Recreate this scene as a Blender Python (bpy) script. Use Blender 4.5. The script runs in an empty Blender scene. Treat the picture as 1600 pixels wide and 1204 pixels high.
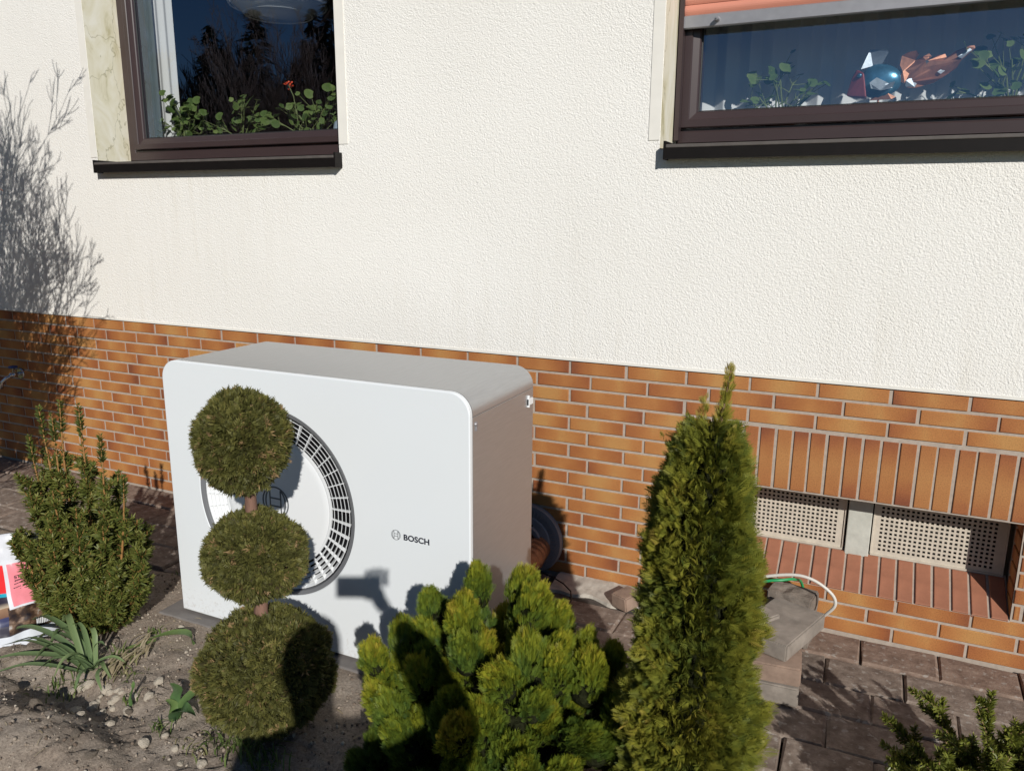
import bpy, bmesh, math, random
import numpy as np
from mathutils import Vector, Matrix, noise

random.seed(7)
rng = np.random.default_rng(7)
scene = bpy.context.scene
COL = scene.collection
R = math.radians

# ------------------------------------------------------------------ camera
cam_d = bpy.data.cameras.new('camera')
cam = bpy.data.objects.new('camera', cam_d)
COL.objects.link(cam)
CR = Vector((0.90763618, 0.41969958, 0.00698762))
CU = Vector((-0.09656462, 0.19257106, 0.97652018))
CF = Vector((-0.4084995, 0.8869998, -0.21531259))
CP = Vector((4.13639028, -3.06499185, 1.60588392))
M = Matrix((CR, CU, -CF)).transposed().to_4x4()
M.translation = CP
cam.matrix_world = M
cam_d.sensor_width = 36.0
cam_d.sensor_fit = 'HORIZONTAL'
cam_d.lens = 36.0 * 1202.115 / 1600.0
cam_d.clip_start = 0.02
cam_d.clip_end = 600.0
scene.camera = cam

# ------------------------------------------------------------------ world, sun, exposure
SUN_DIR = Vector((0.551, -0.710, 0.439)).normalized()          # towards the sun
SKY_STRENGTH = 0.05
SUN_STRENGTH = 4.1
world = bpy.data.worlds.new("World")
scene.world = world
world.use_nodes = True
wn = world.node_tree
sky = wn.nodes.new('ShaderNodeTexSky')
sky.sky_type = 'NISHITA'
sky.sun_disc = False
sky.sun_elevation = math.asin(SUN_DIR.z)
sky.sun_rotation = math.atan2(SUN_DIR.x, SUN_DIR.y)
sky.altitude = 400.0
sky.air_density = 1.0
sky.dust_density = 0.0
sky.ozone_density = 4.0
wn.links.new(sky.outputs['Color'], wn.nodes['Background'].inputs['Color'])
wn.nodes['Background'].inputs['Strength'].default_value = SKY_STRENGTH
sl = bpy.data.lights.new('sun', 'SUN')
sl.energy = SUN_STRENGTH
sl.angle = R(0.5)
sl.color = (1.0, 0.965, 0.915)
sun = bpy.data.objects.new('sun', sl)
COL.objects.link(sun)
sun.location = (8, -10, 9)
sun.rotation_euler = (-SUN_DIR).to_track_quat('-Z', 'Y').to_euler()
scene.view_settings.view_transform = 'Standard'
scene.view_settings.look = 'None'
scene.view_settings.gamma = 1.0
scene.view_settings.exposure = 0.0
scene.view_settings.use_curve_mapping = False
scene.render.engine = 'CYCLES'
scene.cycles.max_bounces = 8
scene.cycles.transparent_max_bounces = 12
scene.cycles.use_denoising = True

# ------------------------------------------------------------------ helpers: objects
def link(name, me, parent=None, material=None):
    o = bpy.data.objects.new(name, me)
    COL.objects.link(o)
    if parent is not None:
        o.parent = parent
    if material is not None and me is not None:
        me.materials.clear()
        me.materials.append(material)
    return o

def tag(o, label=None, cat=None, group=None, kind=None):
    if label: o['label'] = label
    if cat: o['category'] = cat
    if group: o['group'] = group
    if kind: o['kind'] = kind
    return o

def thing(name, label, cat, loc=(0, 0, 0), group=None):
    o = bpy.data.objects.new(name, None)
    o.empty_display_size = 0.1
    COL.objects.link(o)
    o.location = loc
    return tag(o, label, cat, group)

def copy_tree(o, parent=None):
    c = o.copy()
    COL.objects.link(c)
    c.parent = parent
    for ch in list(o.children):
        copy_tree(ch, c)
    return c

class MB:
    """collects polygons; build() links them as one mesh object"""
    def __init__(self):
        self.v = []
        self.f = []
    def add(self, verts, faces):
        b = len(self.v)
        self.v += [tuple(p) for p in verts]
        self.f += [tuple(b + i for i in f) for f in faces]
    def box(self, x0, x1, y0, y1, z0, z1):
        self.add([(x0, y0, z0), (x1, y0, z0), (x1, y1, z0), (x0, y1, z0), (x0, y0, z1), (x1, y0, z1), (x1, y1, z1), (x0, y1, z1)],
                 [(3, 2, 1, 0), (4, 5, 6, 7), (0, 1, 5, 4), (1, 2, 6, 5), (2, 3, 7, 6), (3, 0, 4, 7)])
    def quad(self, a, b, c, d):
        self.add([a, b, c, d], [(0, 1, 2, 3)])
    def obox(self, c, ax, ay, az):
        """box from centre and three half-axis vectors"""
        c, ax, ay, az = Vector(c), Vector(ax), Vector(ay), Vector(az)
        P = [c + sx * ax + sy * ay + sz * az for sz in (-1, 1) for sy in (-1, 1) for sx in (-1, 1)]
        self.add(P, [(0, 2, 3, 1), (4, 5, 7, 6), (0, 1, 5, 4), (1, 3, 7, 5), (3, 2, 6, 7), (2, 0, 4, 6)])
    def tube(self, pts, rad, n=8, cap=True):
        pts = [Vector(p) for p in pts]
        m = len(pts)
        rad = [rad] * m if isinstance(rad, (int, float)) else rad
        up = None
        rings = []
        for i, p in enumerate(pts):
            t = (pts[min(i + 1, m - 1)] - pts[max(i - 1, 0)]).normalized()
            if up is None:
                up = t.orthogonal().normalized()
            up = (up - t * up.dot(t))
            up = up.normalized() if up.length > 1e-6 else t.orthogonal().normalized()
            s = t.cross(up)
            rings.append([p + rad[i] * (math.cos(2 * math.pi * k / n) * up + math.sin(2 * math.pi * k / n) * s) for k in range(n)])
        V = [q for r in rings for q in r]
        F = []
        for i in range(m - 1):
            for k in range(n):
                F.append((i * n + k, i * n + (k + 1) % n, (i + 1) * n + (k + 1) % n, (i + 1) * n + k))
        if cap:
            F.append(tuple(range(n - 1, -1, -1)))
            F.append(tuple((m - 1) * n + k for k in range(n)))
        self.add(V, F)
    def lathe(self, prof, c, ax, n=48, closed=False):
        """profile of (radius, height along ax) turned about ax through c"""
        c, ax = Vector(c), Vector(ax).normalized()
        u = ax.orthogonal().normalized()
        w = ax.cross(u)
        V = []
        for r, h in prof:
            for k in range(n):
                a = 2 * math.pi * k / n
                V.append(c + ax * h + r * (math.cos(a) * u + math.sin(a) * w))
        F = []
        m = len(prof)
        for i in range(m - 1 + (1 if closed else 0)):
            j = (i + 1) % m
            for k in range(n):
                F.append((i * n + k, i * n + (k + 1) % n, j * n + (k + 1) % n, j * n + k))
        self.add(V, F)
    def mesh(self, name, smooth=False):
        me = bpy.data.meshes.new(name)
        me.from_pydata(self.v, [], self.f)
        me.validate()
        if smooth:
            me.polygons.foreach_set('use_smooth', [True] * len(me.polygons))
        me.update()
        return me
    def build(self, name, material, parent=None, smooth=False, angle=None):
        me = self.mesh(name, smooth)
        o = link(name, me, parent, material)
        if angle is not None:
            bm = bmesh.new(); bm.from_mesh(me)
            bmesh.ops.recalc_face_normals(bm, faces=bm.faces)
            for e in bm.edges:
                e.smooth = len(e.link_faces) == 2 and e.calc_face_angle(4) < R(angle)
            for f in bm.faces: f.smooth = True
            bm.to_mesh(me); bm.free()
        return o

def bevel(o, w, seg=2, angle=40):
    m = o.modifiers.new('bevel', 'BEVEL')
    m.width = w; m.segments = seg; m.limit_method = 'ANGLE'; m.angle_limit = R(angle)
    return o

def np_mesh(name, V, F, tint=None, smooth=False):
    """V (n,3); F (m,k) fixed-size polygons; tint per vertex"""
    me = bpy.data.meshes.new(name)
    k = F.shape[1]
    me.vertices.add(len(V)); me.vertices.foreach_set('co', np.ascontiguousarray(V, dtype=np.float32).ravel())
    me.loops.add(F.size); me.loops.foreach_set('vertex_index', np.ascontiguousarray(F, dtype=np.int32).ravel())
    me.polygons.add(len(F))
    me.polygons.foreach_set('loop_start', np.arange(0, F.size, k, dtype=np.int32))
    if tint is not None:
        a = me.attributes.new('tint', 'FLOAT', 'POINT')
        a.data.foreach_set('value', np.ascontiguousarray(tint, dtype=np.float32))
    me.update(calc_edges=True)
    if smooth:
        me.polygons.foreach_set('use_smooth', np.ones(len(F), dtype=bool))
    return me

def frames(D, N):
    D = D / (np.linalg.norm(D, axis=1, keepdims=True) + 1e-9)
    S = np.cross(D, N); S /= (np.linalg.norm(S, axis=1, keepdims=True) + 1e-9)
    N2 = np.cross(S, D)
    return S, D, N2

def scatter(T, F, P, D, N, scale, tint, tvar=None):
    """template T (t,3) in (side, along, normal) axes, faces F (f,k) -> arrays"""
    S, D, N2 = frames(D, N)
    sc = np.asarray(scale)
    if sc.ndim == 1: sc = sc[:, None].repeat(3, 1)
    V = (P[:, None, :] + T[None, :, 0:1] * (S * sc[:, 0:1])[:, None, :] + T[None, :, 1:2] * (D * sc[:, 1:2])[:, None, :]
         + T[None, :, 2:3] * (N2 * sc[:, 2:3])[:, None, :])
    n, t = len(P), len(T)
    FF = (np.arange(n)[:, None, None] * t + F[None]).reshape(-1, F.shape[1])
    tt = np.repeat(tint, t) + (0 if tvar is None else np.tile(tvar, n))
    return V.reshape(-1, 3), FF, tt

def merge(parts):
    V, F, T, b = [], [], [], 0
    for v, f, t in parts:
        V.append(v); F.append(f + b); T.append(t); b += len(v)
    return np.concatenate(V), np.concatenate(F), np.concatenate(T)

# ------------------------------------------------------------------ helpers: materials
def new_mat(name):
    m = bpy.data.materials.new(name)
    m.use_nodes = True
    nt = m.node_tree
    b = nt.nodes['Principled BSDF']
    return m, nt, b

def N(nt, t, **kw):
    n = nt.nodes.new(t)
    for k, v in kw.items():
        if hasattr(n, k): setattr(n, k, v)
        else: n.inputs[k].default_value = v
    return n

def ramp(nt, stops, interp='LINEAR'):
    r = nt.nodes.new('ShaderNodeValToRGB')
    r.color_ramp.interpolation = interp
    e = r.color_ramp.elements
    while len(e) < len(stops): e.new(0.5)
    for i, (p, c) in enumerate(stops):
        e[i].position = p
        e[i].color = (*c, 1) if len(c) == 3 else c
    return r

def coords(nt, kind='Object', scale=(1, 1, 1)):
    tc = nt.nodes.new('ShaderNodeTexCoord')
    mp = nt.nodes.new('ShaderNodeMapping')
    mp.inputs['Scale'].default_value = scale
    nt.links.new(tc.outputs[kind], mp.inputs['Vector'])
    return mp.outputs['Vector']

def bump(nt, b, height, strength=0.5, dist=0.002, prev=None):
    bp = nt.nodes.new('ShaderNodeBump')
    bp.inputs['Strength'].default_value = strength
    bp.inputs['Distance'].default_value = dist
    nt.links.new(height, bp.inputs['Height'])
    if prev is not None: nt.links.new(prev, bp.inputs['Normal'])
    nt.links.new(bp.outputs['Normal'], b.inputs['Normal'])
    return bp.outputs['Normal']

def plain(name, color, rough=0.5, metal=0.0, var=0.0, nscale=30.0, bmp=0.0, bdist=0.001, spec=0.5, coat=0.0, stretch=(1, 1, 1)):
    m, nt, b = new_mat(name)
    b.inputs['Roughness'].default_value = rough
    b.inputs['Metallic'].default_value = metal
    b.inputs['Specular IOR Level'].default_value = spec
    b.inputs['Coat Weight'].default_value = coat
    b.inputs['Base Color'].default_value = (*color, 1)
    if var > 0 or bmp > 0:
        v = coords(nt, 'Object', stretch)
        nz = N(nt, 'ShaderNodeTexNoise', Scale=nscale, Detail=6.0, Roughness=0.6)
        nt.links.new(v, nz.inputs['Vector'])
        if var > 0:
            r = ramp(nt, [(0.3, tuple(c * (1 - var) for c in color)), (0.7, tuple(min(1, c * (1 + var)) for c in color))])
            nt.links.new(nz.outputs['Fac'], r.inputs['Fac'])
            nt.links.new(r.outputs['Color'], b.inputs['Base Color'])
        if bmp > 0:
            bump(nt, b, nz.outputs['Fac'], bmp, bdist)
    return m

def leaf_mat(name, stops, rough=0.5, trans=0.25, spec=0.3, tcol=None):
    m, nt, b = new_mat(name)
    at = N(nt, 'ShaderNodeAttribute'); at.attribute_name = 'tint'
    r = ramp(nt, stops)
    nt.links.new(at.outputs['Fac'], r.inputs['Fac'])
    nt.links.new(r.outputs['Color'], b.inputs['Base Color'])
    b.inputs['Roughness'].default_value = rough
    b.inputs['Specular IOR Level'].default_value = spec
    tr = N(nt, 'ShaderNodeBsdfTranslucent')
    nt.links.new(r.outputs['Color'], tr.inputs['Color'])
    mx = N(nt, 'ShaderNodeMixShader'); mx.inputs[0].default_value = trans
    out = nt.nodes['Material Output']
    nt.links.new(b.outputs[0], mx.inputs[1]); nt.links.new(tr.outputs[0], mx.inputs[2])
    nt.links.new(mx.outputs[0], out.inputs['Surface'])
    return m

MAT = {}
def stucco_material():
    m, nt, b = new_mat('stucco')
    v = coords(nt)
    n1 = N(nt, 'ShaderNodeTexNoise', Scale=125.0, Detail=5.0, Roughness=0.62); nt.links.new(v, n1.inputs['Vector'])
    vo = N(nt, 'ShaderNodeTexVoronoi', Scale=170.0); nt.links.new(v, vo.inputs['Vector'])
    n2 = N(nt, 'ShaderNodeTexNoise', Scale=1.3, Detail=5.0); nt.links.new(v, n2.inputs['Vector'])
    r = ramp(nt, [(0.3, (0.868, 0.845, 0.788)), (0.72, (0.892, 0.872, 0.82))])
    nt.links.new(n2.outputs['Fac'], r.inputs['Fac'])
    # faint rain streaks and splashes of dirt
    st = coords(nt, 'Object', (9.0, 1.0, 0.55))
    n4 = N(nt, 'ShaderNodeTexNoise', Scale=2.0, Detail=6.0, Roughness=0.7); nt.links.new(st, n4.inputs['Vector'])
    sr = ramp(nt, [(0.30, (0.90, 0.885, 0.85)), (0.52, (1, 1, 1))]); nt.links.new(n4.outputs['Fac'], sr.inputs['Fac'])
    n5 = N(nt, 'ShaderNodeTexNoise', Scale=0.7, Detail=2.0); nt.links.new(v, n5.inputs['Vector'])
    mk = ramp(nt, [(0.42, (0, 0, 0)), (0.66, (0.8, 0.8, 0.8))]); nt.links.new(n5.outputs['Fac'], mk.inputs['Fac'])
    sm_ = N(nt, 'ShaderNodeMix', data_type='RGBA', blend_type='MULTIPLY')
    nt.links.new(mk.outputs['Color'], sm_.inputs[0]); nt.links.new(r.outputs['Color'], sm_.inputs[6]); nt.links.new(sr.outputs['Color'], sm_.inputs[7])
    nt.links.new(sm_.outputs[2], b.inputs['Base Color'])
    b.inputs['Roughness'].default_value = 0.95
    b.inputs['Specular IOR Level'].default_value = 0.1
    a = N(nt, 'ShaderNodeMath', operation='MULTIPLY_ADD')
    a.inputs[1].default_value = -0.35
    nt.links.new(vo.outputs['Distance'], a.inputs[0]); nt.links.new(n1.outputs['Fac'], a.inputs[2])
    n3 = N(nt, 'ShaderNodeTexNoise', Scale=2.2, Detail=3.0); nt.links.new(v, n3.inputs['Vector'])
    mr = N(nt, 'ShaderNodeMapRange'); mr.inputs[1].default_value = 0.3; mr.inputs[2].default_value = 0.7; mr.inputs[3].default_value = 0.85; mr.inputs[4].default_value = 1.05
    nt.links.new(n3.outputs['Fac'], mr.inputs[0])
    h = N(nt, 'ShaderNodeMath', operation='MULTIPLY')
    nt.links.new(a.outputs[0], h.inputs[0]); nt.links.new(mr.outputs[0], h.inputs[1])
    bump(nt, b, h.outputs[0], 0.62, 0.0075)
    return m
MAT['stucco'] = stucco_material()
MAT['plaster'] = plain('plaster', (0.80, 0.775, 0.71), 0.9, var=0.04, nscale=14, bmp=0.15, bdist=0.001, spec=0.1)
def reveal_material():
    m, nt, b = new_mat('stained_plaster')
    v = coords(nt, 'Object', (1, 1, 0.55))
    n1 = N(nt, 'ShaderNodeTexNoise', Scale=7.0, Detail=7.0, Roughness=0.6, Distortion=1.2); nt.links.new(v, n1.inputs['Vector'])
    r = ramp(nt, [(0.30, (0.50, 0.45, 0.28)), (0.42, (0.68, 0.63, 0.47)), (0.60, (0.76, 0.72, 0.60)), (0.75, (0.80, 0.77, 0.68))])
    nt.links.new(n1.outputs['Fac'], r.inputs['Fac'])
    vo = N(nt, 'ShaderNodeTexVoronoi', feature='DISTANCE_TO_EDGE', Scale=4.5)
    n0 = N(nt, 'ShaderNodeTexNoise', Scale=18.0, Detail=3.0); nt.links.new(v, n0.inputs['Vector'])
    mixv = N(nt, 'ShaderNodeMix', data_type='VECTOR'); mixv.inputs[0].default_value = 0.10
    nt.links.new(v, mixv.inputs[4]); nt.links.new(n0.outputs['Color'], mixv.inputs[5]); nt.links.new(mixv.outputs[1], vo.inputs['Vector'])
    cr = ramp(nt, [(0.0, (0.35, 0.33, 0.22)), (0.012, (1, 1, 1))])
    nt.links.new(vo.outputs['Distance'], cr.inputs['Fac'])
    mx = N(nt, 'ShaderNodeMix', data_type='RGBA', blend_type='MULTIPLY'); mx.inputs[0].default_value = 0.6
    nt.links.new(r.outputs['Color'], mx.inputs[6]); nt.links.new(cr.outputs['Color'], mx.inputs[7])
    nt.links.new(mx.outputs[2], b.inputs['Base Color'])
    b.inputs['Roughness'].default_value = 0.85
    b.inputs['Specular IOR Level'].default_value = 0.2
    bump(nt, b, n1.outputs['Fac'], 0.35, 0.004)
    return m
MAT['reveal'] = reveal_material()
MAT['mortar'] = plain('mortar', (0.42, 0.355, 0.295), 0.95, var=0.12, nscale=60, bmp=0.5, bdist=0.0015, spec=0.1)

def brick_material(name, soldier=False):
    m, nt, b = new_mat(name)
    oi = N(nt, 'ShaderNodeObjectInfo')
    tc = N(nt, 'ShaderNodeTexCoord')
    geo_sep = N(nt, 'ShaderNodeSeparateXYZ'); nt.links.new(tc.outputs['Generated'], geo_sep.inputs[0])
    # distance to the ends of the brick along its length
    ends = N(nt, 'ShaderNodeMath', operation='SUBTRACT'); ends.inputs[1].default_value = 0.5
    nt.links.new(geo_sep.outputs['Z' if soldier else 'X'], ends.inputs[0])
    ab = N(nt, 'ShaderNodeMath', operation='ABSOLUTE'); nt.links.new(ends.outputs[0], ab.inputs[0])
    # random skew of the flame
    sk = N(nt, 'ShaderNodeMath', operation='MULTIPLY_ADD'); sk.inputs[1].default_value = 0.55
    rs = N(nt, 'ShaderNodeMath', operation='MULTIPLY'); rs.inputs[1].default_value = 7.31
    fr = N(nt, 'ShaderNodeMath', operation='FRACT')
    nt.links.new(oi.outputs['Random'], rs.inputs[0]); nt.links.new(rs.outputs[0], fr.inputs[0])
    cs = N(nt, 'ShaderNodeMath', operation='SUBTRACT'); cs.inputs[1].default_value = 0.5; nt.links.new(fr.outputs[0], cs.inputs[0])
    nt.links.new(ends.outputs[0], sk.inputs[0])
    mul = N(nt, 'ShaderNodeMath', operation='MULTIPLY'); nt.links.new(ends.outputs[0], mul.inputs[0]); nt.links.new(cs.outputs[0], mul.inputs[1])
    add = N(nt, 'ShaderNodeMath', operation='ADD'); nt.links.new(ab.outputs[0], add.inputs[0]); nt.links.new(mul.outputs[0], add.inputs[1])
    # noise wobble, different for each brick
    vadd = N(nt, 'ShaderNodeVectorMath', operation='MULTIPLY_ADD')
    nt.links.new(tc.outputs['Object'], vadd.inputs[0]); vadd.inputs[1].default_value = (1, 1, 1)
    cmb = N(nt, 'ShaderNodeCombineXYZ')
    r2 = N(nt, 'ShaderNodeMath', operation='MULTIPLY'); r2.inputs[1].default_value = 91.7; nt.links.new(oi.outputs['Random'], r2.inputs[0])
    nt.links.new(r2.outputs[0], cmb.inputs[0]); nt.links.new(r2.outputs[0], cmb.inputs[2]); nt.links.new(cmb.outputs[0], vadd.inputs[2])
    n1 = N(nt, 'ShaderNodeTexNoise', Scale=11.0, Detail=4.0, Roughness=0.55); nt.links.new(vadd.outputs[0], n1.inputs['Vector'])
    n1s = N(nt, 'ShaderNodeMath', operation='MULTIPLY_ADD'); n1s.inputs[1].default_value = 0.60; n1s.inputs[2].default_value = -0.30
    nt.links.new(n1.outputs['Fac'], n1s.inputs[0])
    fac = N(nt, 'ShaderNodeMath', operation='ADD'); nt.links.new(add.outputs[0], fac.inputs[0]); nt.links.new(n1s.outputs[0], fac.inputs[1])
    # the brick's own firing: pale ochre to dark red brown
    off = N(nt, 'ShaderNodeMath', operation='MULTIPLY_ADD'); off.inputs[1].default_value = 0.42; off.inputs[2].default_value = -0.09
    nt.links.new(oi.outputs['Random'], off.inputs[0])
    f2 = N(nt, 'ShaderNodeMath', operation='ADD'); nt.links.new(fac.outputs[0], f2.inputs[0]); nt.links.new(off.outputs[0], f2.inputs[1])
    if soldier:
        r = ramp(nt, [(0.0, (0.44, 0.205, 0.072)), (0.40, (0.385, 0.158, 0.055)), (0.66, (0.325, 0.115, 0.044)), (0.95, (0.23, 0.073, 0.034))])
    else:
        r = ramp(nt, [(0.0, (0.48, 0.245, 0.082)), (0.22, (0.44, 0.190, 0.062)), (0.46, (0.380, 0.147, 0.048)), (0.72, (0.320, 0.110, 0.040)), (0.98, (0.215, 0.072, 0.034))])
    nt.links.new(f2.outputs[0], r.inputs['Fac'])
    # fine sanded speckle
    n2 = N(nt, 'ShaderNodeTexNoise', Scale=230.0, Detail=3.0, Roughness=0.7); nt.links.new(vadd.outputs[0], n2.inputs['Vector'])
    sp = ramp(nt, [(0.32, (0.62, 0.62, 0.62)), (0.5, (1, 1, 1)), (0.72, (1.18, 1.15, 1.1))])
    nt.links.new(n2.outputs['Fac'], sp.inputs['Fac'])
    mx = N(nt, 'ShaderNodeMix', data_type='RGBA', blend_type='MULTIPLY'); mx.inputs[0].default_value = 0.8
    nt.links.new(r.outputs['Color'], mx.inputs[6]); nt.links.new(sp.outputs['Color'], mx.inputs[7])
    nt.links.new(mx.outputs[2], b.inputs['Base Color'])
    b.inputs['Roughness'].default_value = 0.6
    b.inputs['Specular IOR Level'].default_value = 0.3
    bump(nt, b, n2.outputs['Fac'], 0.35, 0.0008)
    return m
MAT['brick'] = brick_material('clinker_brick')
MAT['soldier'] = brick_material('clinker_brick_upright', True)
MAT['ledge_brick'] = plain('clinker_brick_ledge', (0.345, 0.145, 0.085), 0.62, var=0.16, nscale=14, bmp=0.2, bdist=0.001, spec=0.3)

MAT['frame'] = plain('brown_window_profile', (0.050, 0.033, 0.033), 0.32, var=0.05, nscale=8, spec=0.5)
MAT['sill'] = plain('dark_sill_metal', (0.0085, 0.0068, 0.0062), 0.5, var=0.15, nscale=20, spec=0.2)
MAT['sill_nose_lit'] = plain('weathered_sunlit_sill_nose', (0.10, 0.088, 0.08), 0.6, var=0.2, nscale=16, spec=0.4)  # weathered grey, lightened to paint in sun on the nose
MAT['slat'] = plain('salmon_shutter_slat', (0.62, 0.25, 0.175), 0.5, var=0.03, nscale=5)
MAT['alu'] = plain('grey_aluminium', (0.36, 0.355, 0.37), 0.42, metal=0.5, var=0.08, nscale=25)
MAT['rubber'] = plain('black_rubber', (0.012, 0.012, 0.012), 0.6)
def panel_material():
    m, nt, b = new_mat('white_panel')
    b.inputs['Roughness'].default_value = 0.17
    v = coords(nt)
    sp = N(nt, 'ShaderNodeSeparateXYZ'); nt.links.new(v, sp.inputs[0])
    n = N(nt, 'ShaderNodeTexNoise', Scale=55.0, Detail=4.0, Roughness=0.7); nt.links.new(v, n.inputs['Vector'])
    lo = N(nt, 'ShaderNodeMapRange'); lo.inputs[1].default_value = 0.30; lo.inputs[2].default_value = 0.02; lo.inputs[3].default_value = 0.0; lo.inputs[4].default_value = 0.30
    nt.links.new(sp.outputs['Z'], lo.inputs[0])
    th = N(nt, 'ShaderNodeMath', operation='SUBTRACT'); nt.links.new(n.outputs['Fac'], th.inputs[0]); th.inputs[1].default_value = 0.78
    ad = N(nt, 'ShaderNodeMath', operation='ADD'); nt.links.new(th.outputs[0], ad.inputs[0]); nt.links.new(lo.outputs[0], ad.inputs[1])
    ml = N(nt, 'ShaderNodeMath', operation='MULTIPLY'); ml.inputs[1].default_value = 2.2; ml.use_clamp = True; nt.links.new(ad.outputs[0], ml.inputs[0])
    mx = N(nt, 'ShaderNodeMix', data_type='RGBA'); nt.links.new(ml.outputs[0], mx.inputs[0])
    mx.inputs[6].default_value = (0.785, 0.82, 0.837, 1); mx.inputs[7].default_value = (0.50, 0.45, 0.39, 1)
    nt.links.new(mx.outputs[2], b.inputs['Base Color'])
    return m
MAT['white_panel'] = panel_material()
MAT['white_plastic'] = plain('white_plastic', (0.80, 0.82, 0.83), 0.35, spec=0.4)
MAT['grey_ring'] = plain('grey_plastic', (0.17, 0.175, 0.185), 0.45)
MAT['dark_void'] = plain('black_inside', (0.006, 0.006, 0.007), 0.8, spec=0.1)
MAT['print_dark'] = plain('dark_print', (0.016, 0.02, 0.035), 0.5)
MAT['print_grey'] = plain('grey_print', (0.13, 0.14, 0.15), 0.5)
def metal_cover():
    m, nt, b = new_mat('grey_metallic_paint')
    v = coords(nt, 'Object', (60, 4, 60))
    n = N(nt, 'ShaderNodeTexNoise', Scale=3.0, Detail=4.0); nt.links.new(v, n.inputs['Vector'])
    r = ramp(nt, [(0.3, (0.45, 0.455, 0.46)), (0.7, (0.495, 0.498, 0.505))])
    nt.links.new(n.outputs['Fac'], r.inputs['Fac']); nt.links.new(r.outputs['Color'], b.inputs['Base Color'])
    b.inputs['Metallic'].default_value = 0.72
    b.inputs['Roughness'].default_value = 0.40
    bump(nt, b, n.outputs['Fac'], 0.05, 0.0006)
    return m
MAT['cover'] = metal_cover()
def glass_material():
    m, nt, b = new_mat('window_glass')
    nt.nodes.remove(b)
    out = nt.nodes['Material Output']
    lw = N(nt, 'ShaderNodeLayerWeight'); lw.inputs[0].default_value = 0.5
    pw = N(nt, 'ShaderNodeMath', operation='POWER'); pw.inputs[1].default_value = 4.0
    nt.links.new(lw.outputs['Facing'], pw.inputs[0])
    mu = N(nt, 'ShaderNodeMath', operation='MULTIPLY_ADD'); mu.inputs[1].default_value = 0.86; mu.inputs[2].default_value = 0.20; mu.use_clamp = True
    nt.links.new(pw.outputs[0], mu.inputs[0])
    t = N(nt, 'ShaderNodeBsdfTransparent'); t.inputs['Color'].default_value = (0.95, 0.97, 0.965, 1)
    g = N(nt, 'ShaderNodeBsdfGlossy'); g.inputs['Roughness'].default_value = 0.0; g.inputs['Color'].default_value = (0.52, 0.73, 1.0, 1)
    mx = N(nt, 'ShaderNodeMixShader')
    nt.links.new(mu.outputs[0], mx.inputs[0]); nt.links.new(t.outputs[0], mx.inputs[1]); nt.links.new(g.outputs[0], mx.inputs[2])
    nt.links.new(mx.outputs[0], out.inputs['Surface'])
    # very slight waviness of real panes
    v = coords(nt); n = N(nt, 'ShaderNodeTexNoise', Scale=1.6, Detail=1.0); nt.links.new(v, n.inputs['Vector'])
    bp = N(nt, 'ShaderNodeBump'); bp.inputs['Strength'].default_value = 0.06; bp.inputs['Distance'].default_value = 0.02
    nt.links.new(n.outputs['Fac'], bp.inputs['Height']); nt.links.new(bp.outputs[0], g.inputs['Normal'])
    return m
MAT['glass'] = glass_material()
def sheer_material():
    m, nt, b = new_mat('sheer_curtain')
    b.inputs['Base Color'].default_value = (0.88, 0.89, 0.90, 1); b.inputs['Roughness'].default_value = 0.9
    b.inputs['Specular IOR Level'].default_value = 0.05
    tl = N(nt, 'ShaderNodeBsdfTranslucent'); tl.inputs['Color'].default_value = (0.88, 0.89, 0.90, 1)
    tp = N(nt, 'ShaderNodeBsdfTransparent')
    a = N(nt, 'ShaderNodeMixShader'); a.inputs[0].default_value = 0.12
    c = N(nt, 'ShaderNodeMixShader'); c.inputs[0].default_value = 0.06
    nt.links.new(b.outputs[0], a.inputs[1]); nt.links.new(tl.outputs[0], a.inputs[2])
    nt.links.new(a.outputs[0], c.inputs[1]); nt.links.new(tp.outputs[0], c.inputs[2])
    nt.links.new(c.outputs[0], nt.nodes['Material Output'].inputs['Surface'])
    return m
MAT['sheer'] = sheer_material()
MAT['room'] = plain('room_wallpaper', (0.20, 0.18, 0.16), 0.9, var=0.05, nscale=3)
MAT['room_floor'] = plain('room_floor', (0.05, 0.035, 0.025), 0.7, var=0.2, nscale=3)
MAT['board'] = plain('white_window_board', (0.75, 0.76, 0.77), 0.4)

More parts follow.
